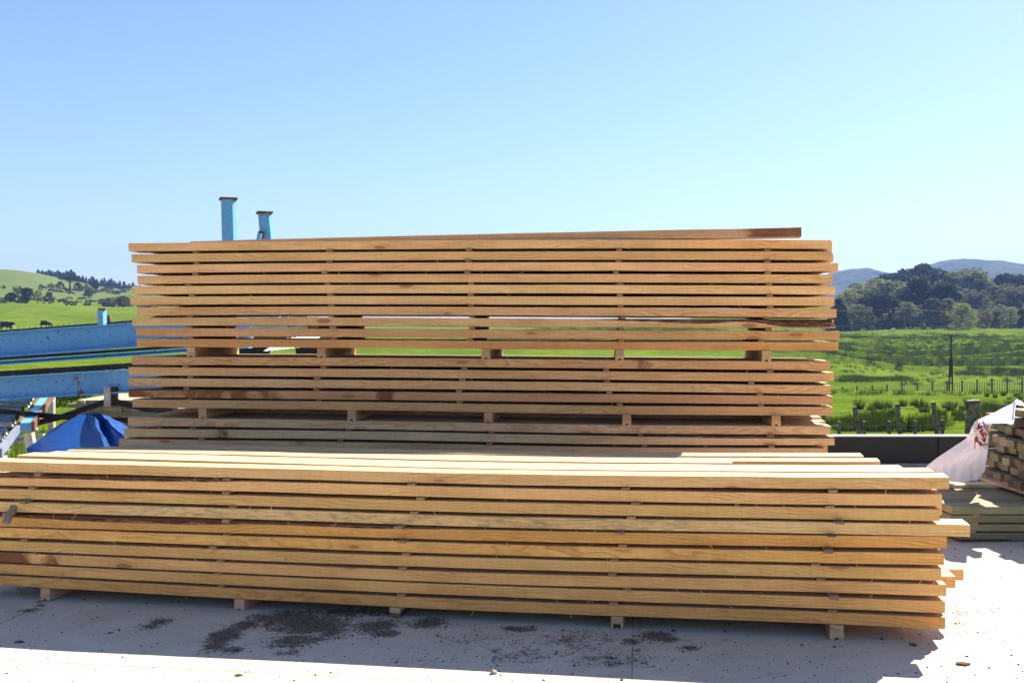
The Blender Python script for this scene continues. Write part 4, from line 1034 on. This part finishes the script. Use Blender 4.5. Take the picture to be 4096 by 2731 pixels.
b = MB(); b.sweep([(-.05,0),(.05,0),(.05,.014),(-.05,.014)], [A0-db+Vector((0,0,.002))+(A1-A0)*k/60+Vector((0,0,.004*random.random())) for k in range(61)]); b.build('chain_track', [M['black_iron']], dk)
b = MB(); w0 = at(430, 1297, 10.45)-db; w1 = at(1000, 1206, 10.45)-db; w2 = at(1000, 1256, 10.45)-db
for y in (-.03, .03):
    b.v += [tuple(w0+Vector((0,y,0))), tuple(w2+Vector((0,y,0))), tuple(w1+Vector((0,y,0)))]
b.f = [(0,1,2),(5,4,3),(0,3,4,1),(1,4,5,2),(2,5,3,0)]; b.m = [0]*5; b.build('wedge_plate', [M['black_iron']], dk)
def steelpost(parent, base, x0, y0, x1, y1, D, w, d, plate, name='post', thick=.012):
    """open channel stub: two flanges and a web, rusty cap plate"""
    p = at(x0, y0, D)-base; q = at(x1, y1, D)-base; m = MB()
    U = [(-w/2,-d/2),(w/2,-d/2),(w/2,d/2),(w/2-thick,d/2),(w/2-thick,-d/2+thick),(-w/2+thick,-d/2+thick),(-w/2+thick,d/2),(-w/2,d/2)]
    up = Vector((0, 1, 0)); m.sweep([(x, y) for x, y in U], [q, q+(p-q)*.5, q+(p-q)*.9, p], up=up)
    o = m.build(name, [M['blue']], parent, attr={'grime': [.0]*16+[.22]*8+[.45]*8})
    t = (p-q).normalized(); b = MB(); pw, pd = plate
    Mx = Matrix.Translation(p+t*.008) @ Matrix.Rotation(.35, 4, 'Z')
    b.box((-pw/2,-pd/2,-.008),(pw/2,pd/2,.010), 0, Mx); b.build('cap_plate', [M['rust']], parent); return o
steelpost(dk, db, 408, 1240, 410, 1300, 10.3, .055, .10, (.07,.13), 'stub_post')
p_ = at(436, 1262, 10.6)-db; b = MB(); b.box((-.02,-.03,-.14),(.02,.03,.0),0,Matrix.Translation(p_)); b.build('rusty_bracket', [M['rust']], dk)
e = empty('steel_post', at(916, 1290, 10.9), label='taller blue steel post with a rusty cap plate rising behind the far stack', cat='steel post')
steelpost(e, e.location.copy(), 913, 800, 925, 1300, 10.9, .125, .12, (.185,.20))
b = MB(); b.box((-.16,-.14,-.012),(.16,.14,.0),0,Matrix.Identity(4)); b.build('base_plate', [M['rust']], e)
e = empty('steel_post', at(1090, 1290, 10.9), label='shorter leaning blue steel post with a brace behind the far stack', cat='steel post'); eb = e.location.copy()
steelpost(e, eb, 1058, 855, 1102, 1300, 10.9, .115, .12, (.165,.18))
q0 = at(1046, 925, 10.8)-eb; q1 = at(970, 1290, 10.8)-eb; b = MB(); b.sweep([(-.012,-.03),(.012,-.03),(.012,.03),(-.012,.03)], [q0, q1]); b.build('brace', [M['rust']], e)
q0 = at(1040, 934, 10.75)-eb; q1 = at(966, 1290, 10.75)-eb; b = MB(); b.sweep([(-.025,-.02),(.025,-.02),(.025,.02),(-.025,.02)], [q0, q1]); b.build('brace', [M['blue']], e, attr={'grime': [.2]*8})
# middle rail
dk = empty('log_deck_rail', at(200, 1440, 10.0), label='thin blue flanged rail just under the upper blue beam', cat='steel beam'); db = dk.location.copy()
A0, A1 = at(-420, 1471, 10.0), at(1000, 1374, 10.0); ibeam(A0, A1, .045, .16, .012, .02, 'rail', [M['blue']], dk, db)
b = MB(); A0 = A0+Vector((0,.02,.034)); A1 = A1+Vector((0,.02,.034)); b.sweep([(-.04,-.03),(.04,-.03),(.04,.0),(-.04,.0)], [A0-db, A1-db]); b.build('chain_guide', [M['black_iron']], dk)
# lower beam with the hanging truss
dk = empty('log_deck_beam', at(200, 1530, 9.0), label='lower blue steel beam with dark oil stain and hanging black truss bars', cat='steel beam'); db = dk.location.copy()
A0, A1 = at(-420, 1530, 9.0), at(900, 1453, 9.0)
def gr(t, z):
    x = -420+1320*t
    return max(.62*math.exp(-((x-318)/17)**2)*(.55+.6*z), .36*math.exp(-((x-280)/45)**2)*(1-z*.6))
ibeam(A0, A1, .212, .13, .014, .012, 'beam', [M['blue']], dk, db, 120, gr)
b = MB(); n = 60; T0 = at(-420, 1517, 9.03)-db; T1 = at(900, 1436, 9.03)-db
for k in range(n):
    p = T0+(T1-T0)*k/n; q = T0+(T1-T0)*(k+.93)/n; w = .03+.006*random.random()
    b.sweep([(-.02,-w),(.02,-w),(.02,w*.55),(-.02,w*.55)], [p, q])
b.build('toothed_chain', [M['black_iron']], dk)
def bar(pts, D, r, nm='truss_bar'):
    b = MB(); P = [at(x, y, D)-db for (x, y) in pts]; b.sweep([(-.015,-r),(.015,-r),(.015,r),(-.015,r)], P, up=Vector((0,0,1))); b.build(nm, [M['black_iron']], dk)
bar([(-300,1608),(0,1644),(250,1668),(525,1680),(900,1694)], 8.9, .022)
bar([(-200,1740),(0,1717),(110,1701),(250,1666),(330,1638),(424,1606)], 8.95, .025)
bar([(450,1604),(530,1622),(590,1636),(655,1640),(800,1650)], 8.95, .025)
b = MB(); b.box((-.024,-.03,-.155),(.024,.03,.02),0,Matrix.Translation(at(431,1556,8.93)-db)); b.build('hanger', [M['galv']], dk)
b = MB(); b.box((-.028,-.03,-.15),(.028,.03,.02),0,Matrix.Translation(at(456,1556,8.97)-db)); b.build('hanger', [M['black_iron']], dk)

# ------------------------------------------------------------------ roller conveyor, posts, tarp, stored timber
rc = empty('roller_conveyor', at(40, 1700, 8.6), label='roller conveyor with blue side rails receding at the left edge', cat='conveyor'); rb = rc.location.copy()
Rz = .567; Pn = Vector((-3.12, 5.95, Rz)); Pf = Vector((-5.68, 12.07, Rz)); 
def ch(a, b_, nm, mat, prof): m = MB(); m.sweep(prof, [a-rb, b_-rb]); return m.build(nm, mat, rc, attr={'grime': [.1]*(len(prof)*2)})
Pm = Vector((-4.02, 8.1, Rz))
ch(Pn, Pm, 'side_rail', [M['dull_rail']], [(-.016,-.05),(.016,-.05),(.016,.01),(-.016,.01)])
ch(Pm+Vector((.02,.1,.0)), Pf+Vector((.02,.1,.0)), 'side_rail', [M['blue']], [(-.045,-.05),(.045,-.05),(.045,.02),(-.045,.02)])
ch(Pm+Vector((.075,.1,.0)), Pf+Vector((.075,.1,.0)), 'rail_edge', [M['rust']], [(-.01,-.05),(.012,-.05),(.012,.03),(-.01,.03)])
ch(Pm+Vector((-.037,.1,.0)), Pf+Vector((-.037,.1,.0)), 'rail_edge', [M['rust']], [(-.012,-.05),(.008,-.05),(.008,.03),(-.012,.03)])
for (xr, yr) in [(132,1591),(122,1607),(113,1620),(92,1640),(70,1671),(60,1684),(49,1696),(24,1726),(14,1739),(8,1752),(0,1768)]:
    d = ray(xr, yr); t = (Rz-.0-EYE)/d.z; p = Vector((d.x*t, d.y*t, Rz+.01)) ; q = p+Vector((-1.3, .02, .03))
    m = MB(); m.tube([q-rb, p-rb], .034, 12); m.build('roller', [M['roller']], rc, smooth=True)
for p in (Vector((-4.1, 8.45, 0)), Vector((-3.55, 6.9, 0)), Vector((-5.3, 11.2, -.3))):
    m = MB(); m.sweep([(-.035,-.03),(.035,-.03),(.035,.03),(-.035,.03)], [p-rb+Vector((.14,0,-.35)), p-rb+Vector((0,0,Rz-.09))], up=Vector((0,1,0))); m.build('leg', [M['galv']], rc)
def pipe(pts, D, r, nm='pipe'):
    m = MB(); m.tube([at(x, y, D)-rb for (x, y) in pts], r, 8); m.build(nm, [M['galv']], rc, smooth=True)
pipe([(48,1745),(70,1746),(100,1738)], 9.4, .014); pipe([(60,1727),(92,1720),(92,1714)], 9.6, .02); pipe([(50,1758),(108,1761)], 9.5, .02); pipe([(56,1730),(60,1784)], 9.45, .018)
pipe([(12,1788),(38,1806)], 8.0, .012); pipe([(122,1737),(140,1732),(152,1722),(150,1715),(135,1714)], 10, .012)
e = empty('yard_post', at(207, 1710, 12.2), label='pale square post standing left of the blue tarp', cat='post')
b = MB(); b.box((-.034,-.034,-.35),(.034,.034,.62)); b.build('post', [M['galv']], e)
b = MB(); b.box((-.24,-.03,.21),(-.034,.03,.28)); b.build('cross_rail', [M['galv']], e)
# tarp
def tarp():
    b = MB(); A = at(352, 1650, 8.7)
    # ridges (r) and hollows (h) hang from the peak; x, y, distance of the rim, bulge along the way
    rim = [(106,1792,8.2,.02),(215,1830,7.95,.01),(345,1832,7.85,.0),(425,1800,7.84,.02),(462,1805,8.05,-.02),(503,1752,8.12,.015),
           (517,1706,8.6,-.01),(470,1722,9.3,0),(380,1735,9.5,.02),(250,1752,9.4,.03),(150,1772,8.9,.03)]
    R3 = [at(x, y, d) for x, y, d, _ in rim]; k = len(R3); n = 330; m = 30
    for i in range(n):
        f = i/n*k; j = int(f) % k; t = f-int(f); P = R3[j]*(1-t)+R3[(j+1) % k]*t; bl = rim[j][3]*(1-t)+rim[(j+1) % k][3]*t; cre = .030*math.exp(-(min(t, 1-t)/.055)**2)*(1 if (t < .5 and j in (3, 5)) or (t >= .5 and j in (2, 4)) else 0)
        for q in range(m+1):
            r = q/m; p = A*(1-r)+P*r; w = math.sin(math.pi*r)
            p = p+Vector((0, -.5, 1))*(bl*w)+Vector((0, -1, .6))*cre*min(1, r*4)+Vector((0, 1, .6))*(noise.noise(Vector((p.x*3.2, p.z*3.2, p.y*3.2)))*.09+(abs(noise.noise(Vector((p.x*9, p.z*6, 4))))-.2)*.035)*w
            b.v.append(tuple(p))
    for i in range(n):
        for q in range(m):
            a = i*(m+1)+q; c = ((i+1) % n)*(m+1)+q; b.f.append((a, a+1, c+1, c)); b.m.append(0)
    i0 = len(b.v)
    for i in range(n):
        p = Vector(b.v[i*(m+1)+m]); b.v.append((p.x, p.y+.05, slab_z(p.x)+.004))
    for i in range(n):
        a = i*(m+1)+m; c = ((i+1) % n)*(m+1)+m; b.f.append((a, i0+i, i0+(i+1) % n, c)); b.m.append(0)
    tag(b.build('tarp', M['tarp'], smooth=True), 'blue tarpaulin peaked over covered gear behind the near stack left end', 'tarp')
tarp()
# small greyish bundle behind the tarp: battens end-on between cross bearers
D0 = 12.0; X0 = at(304, 1600, D0).x; nb = 0
levels = [(1600,1614,'e'),(1614,1630,'c'),(1630,1647,'e'),(1647,1661,'c'),(1661,1677,'e'),(1677,1692,'c'),(1692,1708,'e')]
for li, (ya, yb_, k) in enumerate(levels):
    z1 = at(300, ya, D0).z; z0 = at(300, yb_, D0).z+.0015
    if k == 'e':
        for j in range(16):
            x = X0+j*.0555; rnd = random.Random(li*50+j); b = MB(); b.box((0, 0, 0), (.053, 1.3, z1-z0))
            o = b.build('batten', [M['treated']], attr={'stain': [0]*8, 'mould': [0]*8}, loc=Vector((x, D0+rnd.uniform(-.02, .02), z0)))
            k_ = rnd.uniform(.6, 1.3); o.color = (.36*k_, .34*k_, .25*k_, 1)
            tag(o, f'{OW[j]} grey batten from the left in the {["top","second","third","lowest"][li//2]} course of the bundle behind the tarp', 'batten', 'battens in the grey bundle behind the tarp')
    else:
        b = MB(); b.box((-.09, 0, 0), (1.05, .09, z1-z0)); o = b.build('cross_bearer', [M['treated']], attr={'stain': [0]*8, 'mould': [0]*8}, loc=Vector((X0, D0-.03, z0))); o.color = (.22, .20, .15, 1)
        tag(o, f'{["upper","middle","lower"][li//2]} dark cross bearer in the grey bundle behind the tarp', 'bearer')
b = MB(); g0 = ground(X0+.5, D0+.5)
for x in (.1, .8):
    b = MB(); zt = at(300, 1708, D0).z; b.box((0,0,g0-.1-zt),(.1,1.2,0)); o = b.build('ground_bearer', [M['treated']], attr={'stain': [0]*8, 'mould': [0]*8}, loc=Vector((X0+x, D0+.02, zt)))
    o.color = (.25,.23,.17,1); tag(o, f'{"left" if x < .5 else "right"} ground bearer under the grey bundle behind the tarp', 'bearer')
# yard things glimpsed through the far stack
tr = empty('flatbed_trailer', at(1150, 1390, 16.0), label='rusty flatbed trailer with pale boards glimpsed through the far stack', cat='trailer'); tb = tr.location.copy()
def bx(nm, x0, y0, x1, y1, D, dep, mat):
    a = at(x0, y1, D)-tb; c = at(x1, y0, D)-tb; m = MB(); m.box((a.x, a.y, a.z), (c.x, a.y+dep, c.z)); return m.build(nm, [mat], tr, attr={'grime': [.2]*8})
M['pale_sheet'] = simple('pale painted sheet', (.50,.53,.44), .6, 0, 4, c2=(.40,.42,.33)); M['ochre'] = simple('rusty ochre steel', (.34,.13,.06), .8, 0, 6, c2=(.2,.08,.04))
bx('side_board', 968, 1258, 1152, 1318, 16, .05, M['pale_sheet']); bx('side_board', 1155, 1262, 1230, 1312, 16.1, .05, M['galv'])
bx('headboard', 1232, 1268, 1276, 1315, 16.2, .3, M['ochre']); bx('toolbox', 1280, 1296, 1318, 1318, 16.2, .3, M['dark_steel'])
bx('deck', 960, 1318, 1330, 1352, 16, 1.6, M['black_iron'])
for x in (1010, 1240):
    m = MB(); c = at(x, 1400, 16.3)-tb; n = 20
    m.tube([c, c+Vector((0,.2,0))], .24, 20); m.build('wheel', [M['black_iron']], tr)
sh = MB(); n = 30
a = at(1052, 1404, 13); c_ = at(1212, 1388, 13.2)
for k in range(n+1):
    p = a+(c_-a)*k/n; z = .004*math.sin(k*1.6); sh.v += [(p.x, p.y, p.z+z), (p.x+.1, p.y+.9, p.z+.16+z)]
for k in range(n): sh.f.append((2*k, 2*k+2, 2*k+3, 2*k+1)); sh.m.append(0)
for k in range(n+1):
    p = sh.v[2*k]; q = sh.v[2*k+1]; sh.v += [(p[0], p[1], p[2]-.004), (q[0], q[1], q[2]-.004)]
o0 = 2*(n+1)
for k in range(n): sh.f.append((o0+2*k, o0+2*k+1, o0+2*k+3, o0+2*k+2)); sh.m.append(0)
tag(sh.build('corrugated_sheet', [M['white']]), 'white corrugated sheet glimpsed through the gap under the far top bundle', 'roofing sheet')

# ------------------------------------------------------------------ dark steel beam on the slab edge
D = 9.55; a = at(2700, 1738, D); zt = at(3500, 1738, D).z; zb = at(3500, 1851, D).z; zq = at(3500, 1868, D).z
e = empty('steel_channel', Vector((at(3500, 1738, D).x, D, zq-.02)), label='long dark primed steel channel lying behind the near stack at right', cat='steel beam'); eb = e.location.copy()
xa, xb = at(2600, 1738, D).x-eb.x, at(4900, 1738, D).x-eb.x; zt -= eb.z; zb -= eb.z
b = MB(); b.sweep([(0,zb),(.012,zb),(.012,zt-.012),(.0,zt-.012)], [Vector((xa,0,0)), Vector((xb,0,0))]); b.build('web', [M['dark_steel']], e)
M['pale_edge'] = simple('pale steel edge', (.62,.64,.66), .35, .4)  # top flange much paler than the dark web
b = MB(); b.sweep([(-.02,zt-.0115),(.07,zt-.0115),(.07,zt),(-.02,zt)], [Vector((xa,.0,0)), Vector((xb,.0,0))]); b.build('top_flange', [M['pale_edge']], e)
b = MB(); b.tube([Vector((xa,-.03,zb-.018)), Vector((xb,-.03,zb-.018))], .026, 12); b.build('bottom_pipe', [M['pipe']], e, smooth=True)
for x in (3760, 3050):
    xx = at(x, 1800, D).x-eb.x; b = MB(); b.box((xx-.022,-.03,zb+.002),(xx+.018,-.013,zt-.02)); b.build('joint_stiffener', [M['dark_steel']], e)
for x in (3000, 4200):
    xx = at(x, 1800, D).x-eb.x; b = MB(); b.box((xx-.05,-.05,-.2),(xx+.05,.06,zb-.03)); b.build('packer', [M['stick']], e, attr={'stain': [0]*8, 'mould': [0]*8})

# ------------------------------------------------------------------ green treated stacks at the right edge
def tboard(name, x0, x1, y0, y1, z0, z1, label, cat, group, tint, mat='treated'):
    b = MB(); n = max(2, int((x1-x0)/.25)); c = .0012; P = [(y0+c, z0), (y0, z0+c), (y0, z1-c), (y0+c, z1), (y1, z1), (y1, z0)]
    for k in range(n+1):
        for (y, z) in P: b.v.append(((x1-x0)*k/n, y-y0, z-z0))
    for k in range(n):
        for j in range(6):
            a = k*6+j; c_ = k*6+(j+1) % 6; b.f.append((a, a+6, c_+6, c_)); b.m.append(0)
    b.f.append(tuple(range(6))); b.m.append(0); b.f.append(tuple(n*6+5-j for j in range(6))); b.m.append(0)
    rnd = random.Random(label); k = rnd.uniform(.6, 1.35)
    o = b.build(name, [M[mat]], attr={'stain': [0]*len(b.v), 'mould': [rnd.choice([0, 0, .3, .6])]*len(b.v)}, loc=Vector((x0, y0, z0)))
    o.color = (tint[0]*k, tint[1]*k, tint[2]*k, 1); return tag(o, label, cat, group)
LD = 6.25
lvl = [(2026,2056),(2060,2090),(2096,2124),(2130,2156)]; GT = (.20,.195,.11)
xs0 = [3808,3800,3802,3806]
for i, (ya, yb_) in enumerate(lvl):
    z1 = at(3900, ya, LD).z; z0 = at(3900, yb_, LD).z
    for j in range(8):
        rnd = random.Random(i*9+j); x0 = at(xs0[i], ya, LD).x+.02+rnd.uniform(-.03, .03)-.012*j
        if j == 0: x0 = at([3826,3822,3860,3850][i], ya, LD).x-.03
        tboard('treated_board', x0, x0+3.0+rnd.uniform(-.05, .05), LD+j*.152, LD+j*.152+.147, z0, z1,
               f'green treated board {ORD[j]} from the front in the {ORD[i]} layer of the low right stack', 'board', 'boards in the low green stack at right', GT)
    if i < 3:
        zn = at(3900, lvl[i+1][0], LD).z
        for c, x in enumerate([3905,4300]):
            xx = at(x-8*i, ya, LD).x; b = MB(); b.box((-.022,0,0),(.022,1.19,z0-zn-.001)); o = b.build('spacer_stick', [M['stick']], attr={'stain': [0]*8, 'mould': [0]*8}, loc=Vector((xx, LD-.005, zn+.0005))); o.color = (.45,.30,.2,1)
            tag(o, f'{"left" if c == 0 else "right"} spacer stick under the {ORD[i]} layer of the low green stack', 'spacer stick', 'spacers in the low green stack')
zb_ = at(3900, 2156, LD).z
for c, x in enumerate([2.95, 4.9]):
    b = MB(); b.box((-.04,.04,0),(.04,1.15,zb_-slab_z(x)-.002)); o = b.build('bearer', [M['stick']], attr={'stain': [0]*8, 'mould': [0]*8}, loc=Vector((x+.25, LD, slab_z(x)+.001))); o.color = (.35,.27,.18,1)
    tag(o, f'{"left" if c == 0 else "right"} bearer under the low green stack', 'bearer')
# bearer boards and the upper stack, its ragged ends facing left
ztop = at(3900, 2026, LD).z; UX = 3.40
base0 = ztop+.002
o = tboard('treated_board', at(3700, 1900, 7.1).x, UX+.06, 6.98, 7.13, base0, base0+.022, 'thin pale plank lying under the white wrap on the low green stack', 'board', None, (.52,.45,.28)); 
o = tboard('treated_board', UX-.02, UX+3, 6.36, 7.5, base0+.0235, base0+.040, 'pale reddish sheet board under the upper green stack', 'board', None, (.55,.36,.22))
zc = base0+.042; NB = 11
rows_u = 9
for i in range(rows_u):
    z0 = zc+i*.0665
    n = NB if i < 7 else (7 if i == 7 else 5)
    for j in range(n):
        rnd = random.Random(i*40+j); y0 = 6.30+j*.104
        x0 = UX-.035+(.014*j)+rnd.uniform(-.045, .045)+.05*(i % 2)+(0 if i < 5 else .02*(i-4))
        if i >= 7: x0 = UX+.10+rnd.uniform(-.03, .03)
        tboard('treated_batten', x0, x0+2.6, y0, y0+.1, z0, z0+.049,
               f'green batten {OW[j]} from the front in course {["one","two","three","four","five","six","seven","eight","nine"][i]} up of the upper right stack', 'batten', 'battens in the upper green stack at right', (.185,.150,.092))
    if i < rows_u-1:
        for c, x in enumerate([UX+.25, UX+1.6]):
            b = MB(); b.box((-.02,0,0),(.02,1.1 if i < 6 else .7,.0165)); o = b.build('spacer_stick', [M['stick']], attr={'stain': [0]*8, 'mould': [0]*8}, loc=Vector((x, 6.31, z0+.0495))); o.color = (.4,.3,.2,1)
            tag(o, f'{"left" if c == 0 else "right"} spacer over course {i+1} of the upper green stack', 'spacer stick', 'spacers in the upper green stack')
zU = zc+8*.0665+.052

# ------------------------------------------------------------------ white plastic wrap blown off the upper stack
def wrap():
    c2 = lambda x, y: (3600+x/3.647, 1550+y/3.647)
    S = [((1900,260),(1900,300),6.6,6.45),((1809,232),(1809,268),6.65,6.45),((1735,185),(1745,262),6.75,6.5),((1690,176),(1690,262),6.8,6.5),((1625,240),(1652,515),6.85,6.28),((1500,300),(1560,522),6.8,6.28),((1360,375),(1450,522),6.75,6.3),((1235,428),(1345,530),6.7,6.35),
         ((1110,490),(1305,625),6.6,6.42),((1045,590),(1292,735),6.6,6.5),((1008,680),(1285,850),6.68,6.58),((935,765),(1270,1000),6.78,6.66),((700,920),(1255,1100),6.9,6.74),((480,1070),(1238,1205),7.0,6.82),
         ((350,1205),(1190,1285),7.08,6.88),((420,1290),(1140,1355),7.1,6.93),((620,1345),(1080,1372),7.1,6.97),((780,1375),(960,1388),7.05,7.0)]
    n = len(S); NU, NV = 150, 96; b = MB(); pv = []
    fx = [curve([(k, S[k][e][q]) for k in range(n)]) for e in (0, 1) for q in (0, 1)]; fd = [curve([(k, S[k][2+e]) for k in range(n)]) for e in (0, 1)]
    def inpoly(x, y, P):
        r = False; j = len(P)-1
        for i in range(len(P)):
            if (P[i][1] > y) != (P[j][1] > y) and x < (P[j][0]-P[i][0])*(y-P[i][1])/(P[j][1]-P[i][1])+P[i][0]: r = not r
            j = i
        return r
    polys = [[(1083,755),(1108,700),(1135,712),(1140,765),(1170,790),(1215,820),(1285,815),(1282,832),(1235,832),(1222,845),(1195,838),(1180,856),(1150,812),(1135,790),(1108,795),(1100,830),(1098,910),(1086,880),(1090,800)]]
    strokes = [([(1135,505),(1160,495),(1180,530),(1150,545),(1135,600),(1165,585),(1200,560)], 13), ([(1165,640),(1200,610),(1180,670),(1200,690)], 12),
               ([(1225,655),(1210,705),(1245,745),(1232,782),(1200,742)], 12), ([(1225,655),(1262,675),(1250,700)], 11), ([(1215,490),(1240,560),(1285,640),(1300,690)], 10),
               ([(1265,545),(1290,560),(1270,590)], 7), ([(1292,600),(1304,618)], 9), ([(1120,497),(1150,480)], 8), ([(1235,452),(1255,448)], 9), ([(1195,470),(1215,462)], 6), ([(1122,690),(1134,687)], 5)]
    def printed(x, y):
        if x > 1310 or y < 440 or y > 920: return 0.0
        for P in polys:
            if inpoly(x, y, P): return 1.0
        for P, w in strokes:
            for k in range(len(P)-1):
                ax, ay = P[k]; bx_, by = P[k+1]; dx, dy = bx_-ax, by-ay; t = max(0, min(1, ((x-ax)*dx+(y-ay)*dy)/(dx*dx+dy*dy)))
                if math.hypot(x-ax-t*dx, y-ay-t*dy) < w: return 1.0
        return 0.0
    for i in range(NU+1):
        k = (n-1)*i/NU
        for j in range(NV+1):
            v = j/NV; x = fx[0](k)*(1-v)+fx[2](k)*v; y = fx[1](k)*(1-v)+fx[3](k)*v; D = fd[0](k)*(1-v)+fd[1](k)*v
            u = i/NU; belly = -.10*math.sin(math.pi*v)*min(1, max(0, (u-.35)*3)) 
            edge = min(1, 6*min(v, 1-v)+.15)
            wr = .025*abs(noise.noise(Vector((x*.008, y*.006, 1))))+.02*noise.noise(Vector((x*.006+y*.004, y*.002, 3)))
            wr += .035*(1-min(1, max(0, (u-.5)*3)))*(abs(noise.noise(Vector((x*.028, y*.045, 5))))-.2)
            x2 = x+5*noise.noise(Vector((x*.02, y*.02, 2)))*(1 if j in (0, NV) else 0)
            P = at(*c2(x2, y), D+belly+wr*edge); b.v.append(tuple(P)); pv.append(printed(x, y))
    for i in range(NU):
        for j in range(NV):
            a = i*(NV+1)+j; b.f.append((a, a+1, a+NV+2, a+NV+1)); b.m.append(0)
    o = b.build('plastic_wrap', M['plastic'], smooth=True, attr={'print': pv})
    so = o.modifiers.new('thick', 'SOLIDIFY'); so.thickness = .0015
    tag(o, 'torn white plastic wrap with red print draped over the upper green stack', 'plastic wrap')
wrap()

# ------------------------------------------------------------------ air, sun and sky
hz = MB(); hz.box((-4200, -3000, -11), (4200, 4700, 330))
t = NT('thin air'); pv_ = t.n('ShaderNodeVolumePrincipled'); pv_.inputs['Color'].default_value = (.26, .42, .92, 1); pv_.inputs['Density'].default_value = HAZE; pv_.inputs['Anisotropy'].default_value = .0
t.t.links.new(pv_.outputs[0], t.out.inputs[1])
if HAZE > 0: tag(hz.build('haze', t.m), 'faint blue haze lying over the far hills', 'haze', kind='stuff')
sd = Vector((.72, .74, 1.0)).normalized()          # towards the sun
sl = bpy.data.lights.new('sun', 'SUN'); so = bpy.data.objects.new('sun', sl); col.objects.link(so)
sl.energy = SUN; sl.angle = R(.53); sl.color = (1.0, .91, .76); so.rotation_euler = sd.to_track_quat('Z', 'Y').to_euler()
w = bpy.data.worlds.new('World'); sc.world = w; w.use_nodes = True; nt = w.node_tree; nt.nodes.clear()
sky = nt.nodes.new('ShaderNodeTexSky'); sky.sky_type = 'NISHITA'; sky.sun_disc = False
sky.sun_elevation = math.asin(sd.z); sky.sun_rotation = math.atan2(sd.x, sd.y)
sky.air_density = 1.0; sky.dust_density = DUST; sky.ozone_density = 1.0; sky.altitude = 50
bg = nt.nodes.new('ShaderNodeBackground'); bg.inputs[1].default_value = SKY; ow = nt.nodes.new('ShaderNodeOutputWorld')
hs = nt.nodes.new('ShaderNodeHueSaturation'); hs.inputs['Hue'].default_value = .498; hs.inputs['Saturation'].default_value = 1.15; hs.inputs['Value'].default_value = .96; nt.links.new(sky.outputs[0], hs.inputs['Color']); nt.links.new(hs.outputs[0], bg.inputs[0]); nt.links.new(bg.outputs[0], ow.inputs[0])
sc.view_settings.view_transform = 'Standard'; sc.view_settings.look = 'None'; sc.view_settings.exposure = EXPO; sc.view_settings.gamma = 1
sc.view_settings.use_curve_mapping = False
sc.cycles.use_denoising = True; sc.cycles.max_bounces = 8; sc.cycles.diffuse_bounces = 5; sc.cycles.volume_bounces = 0
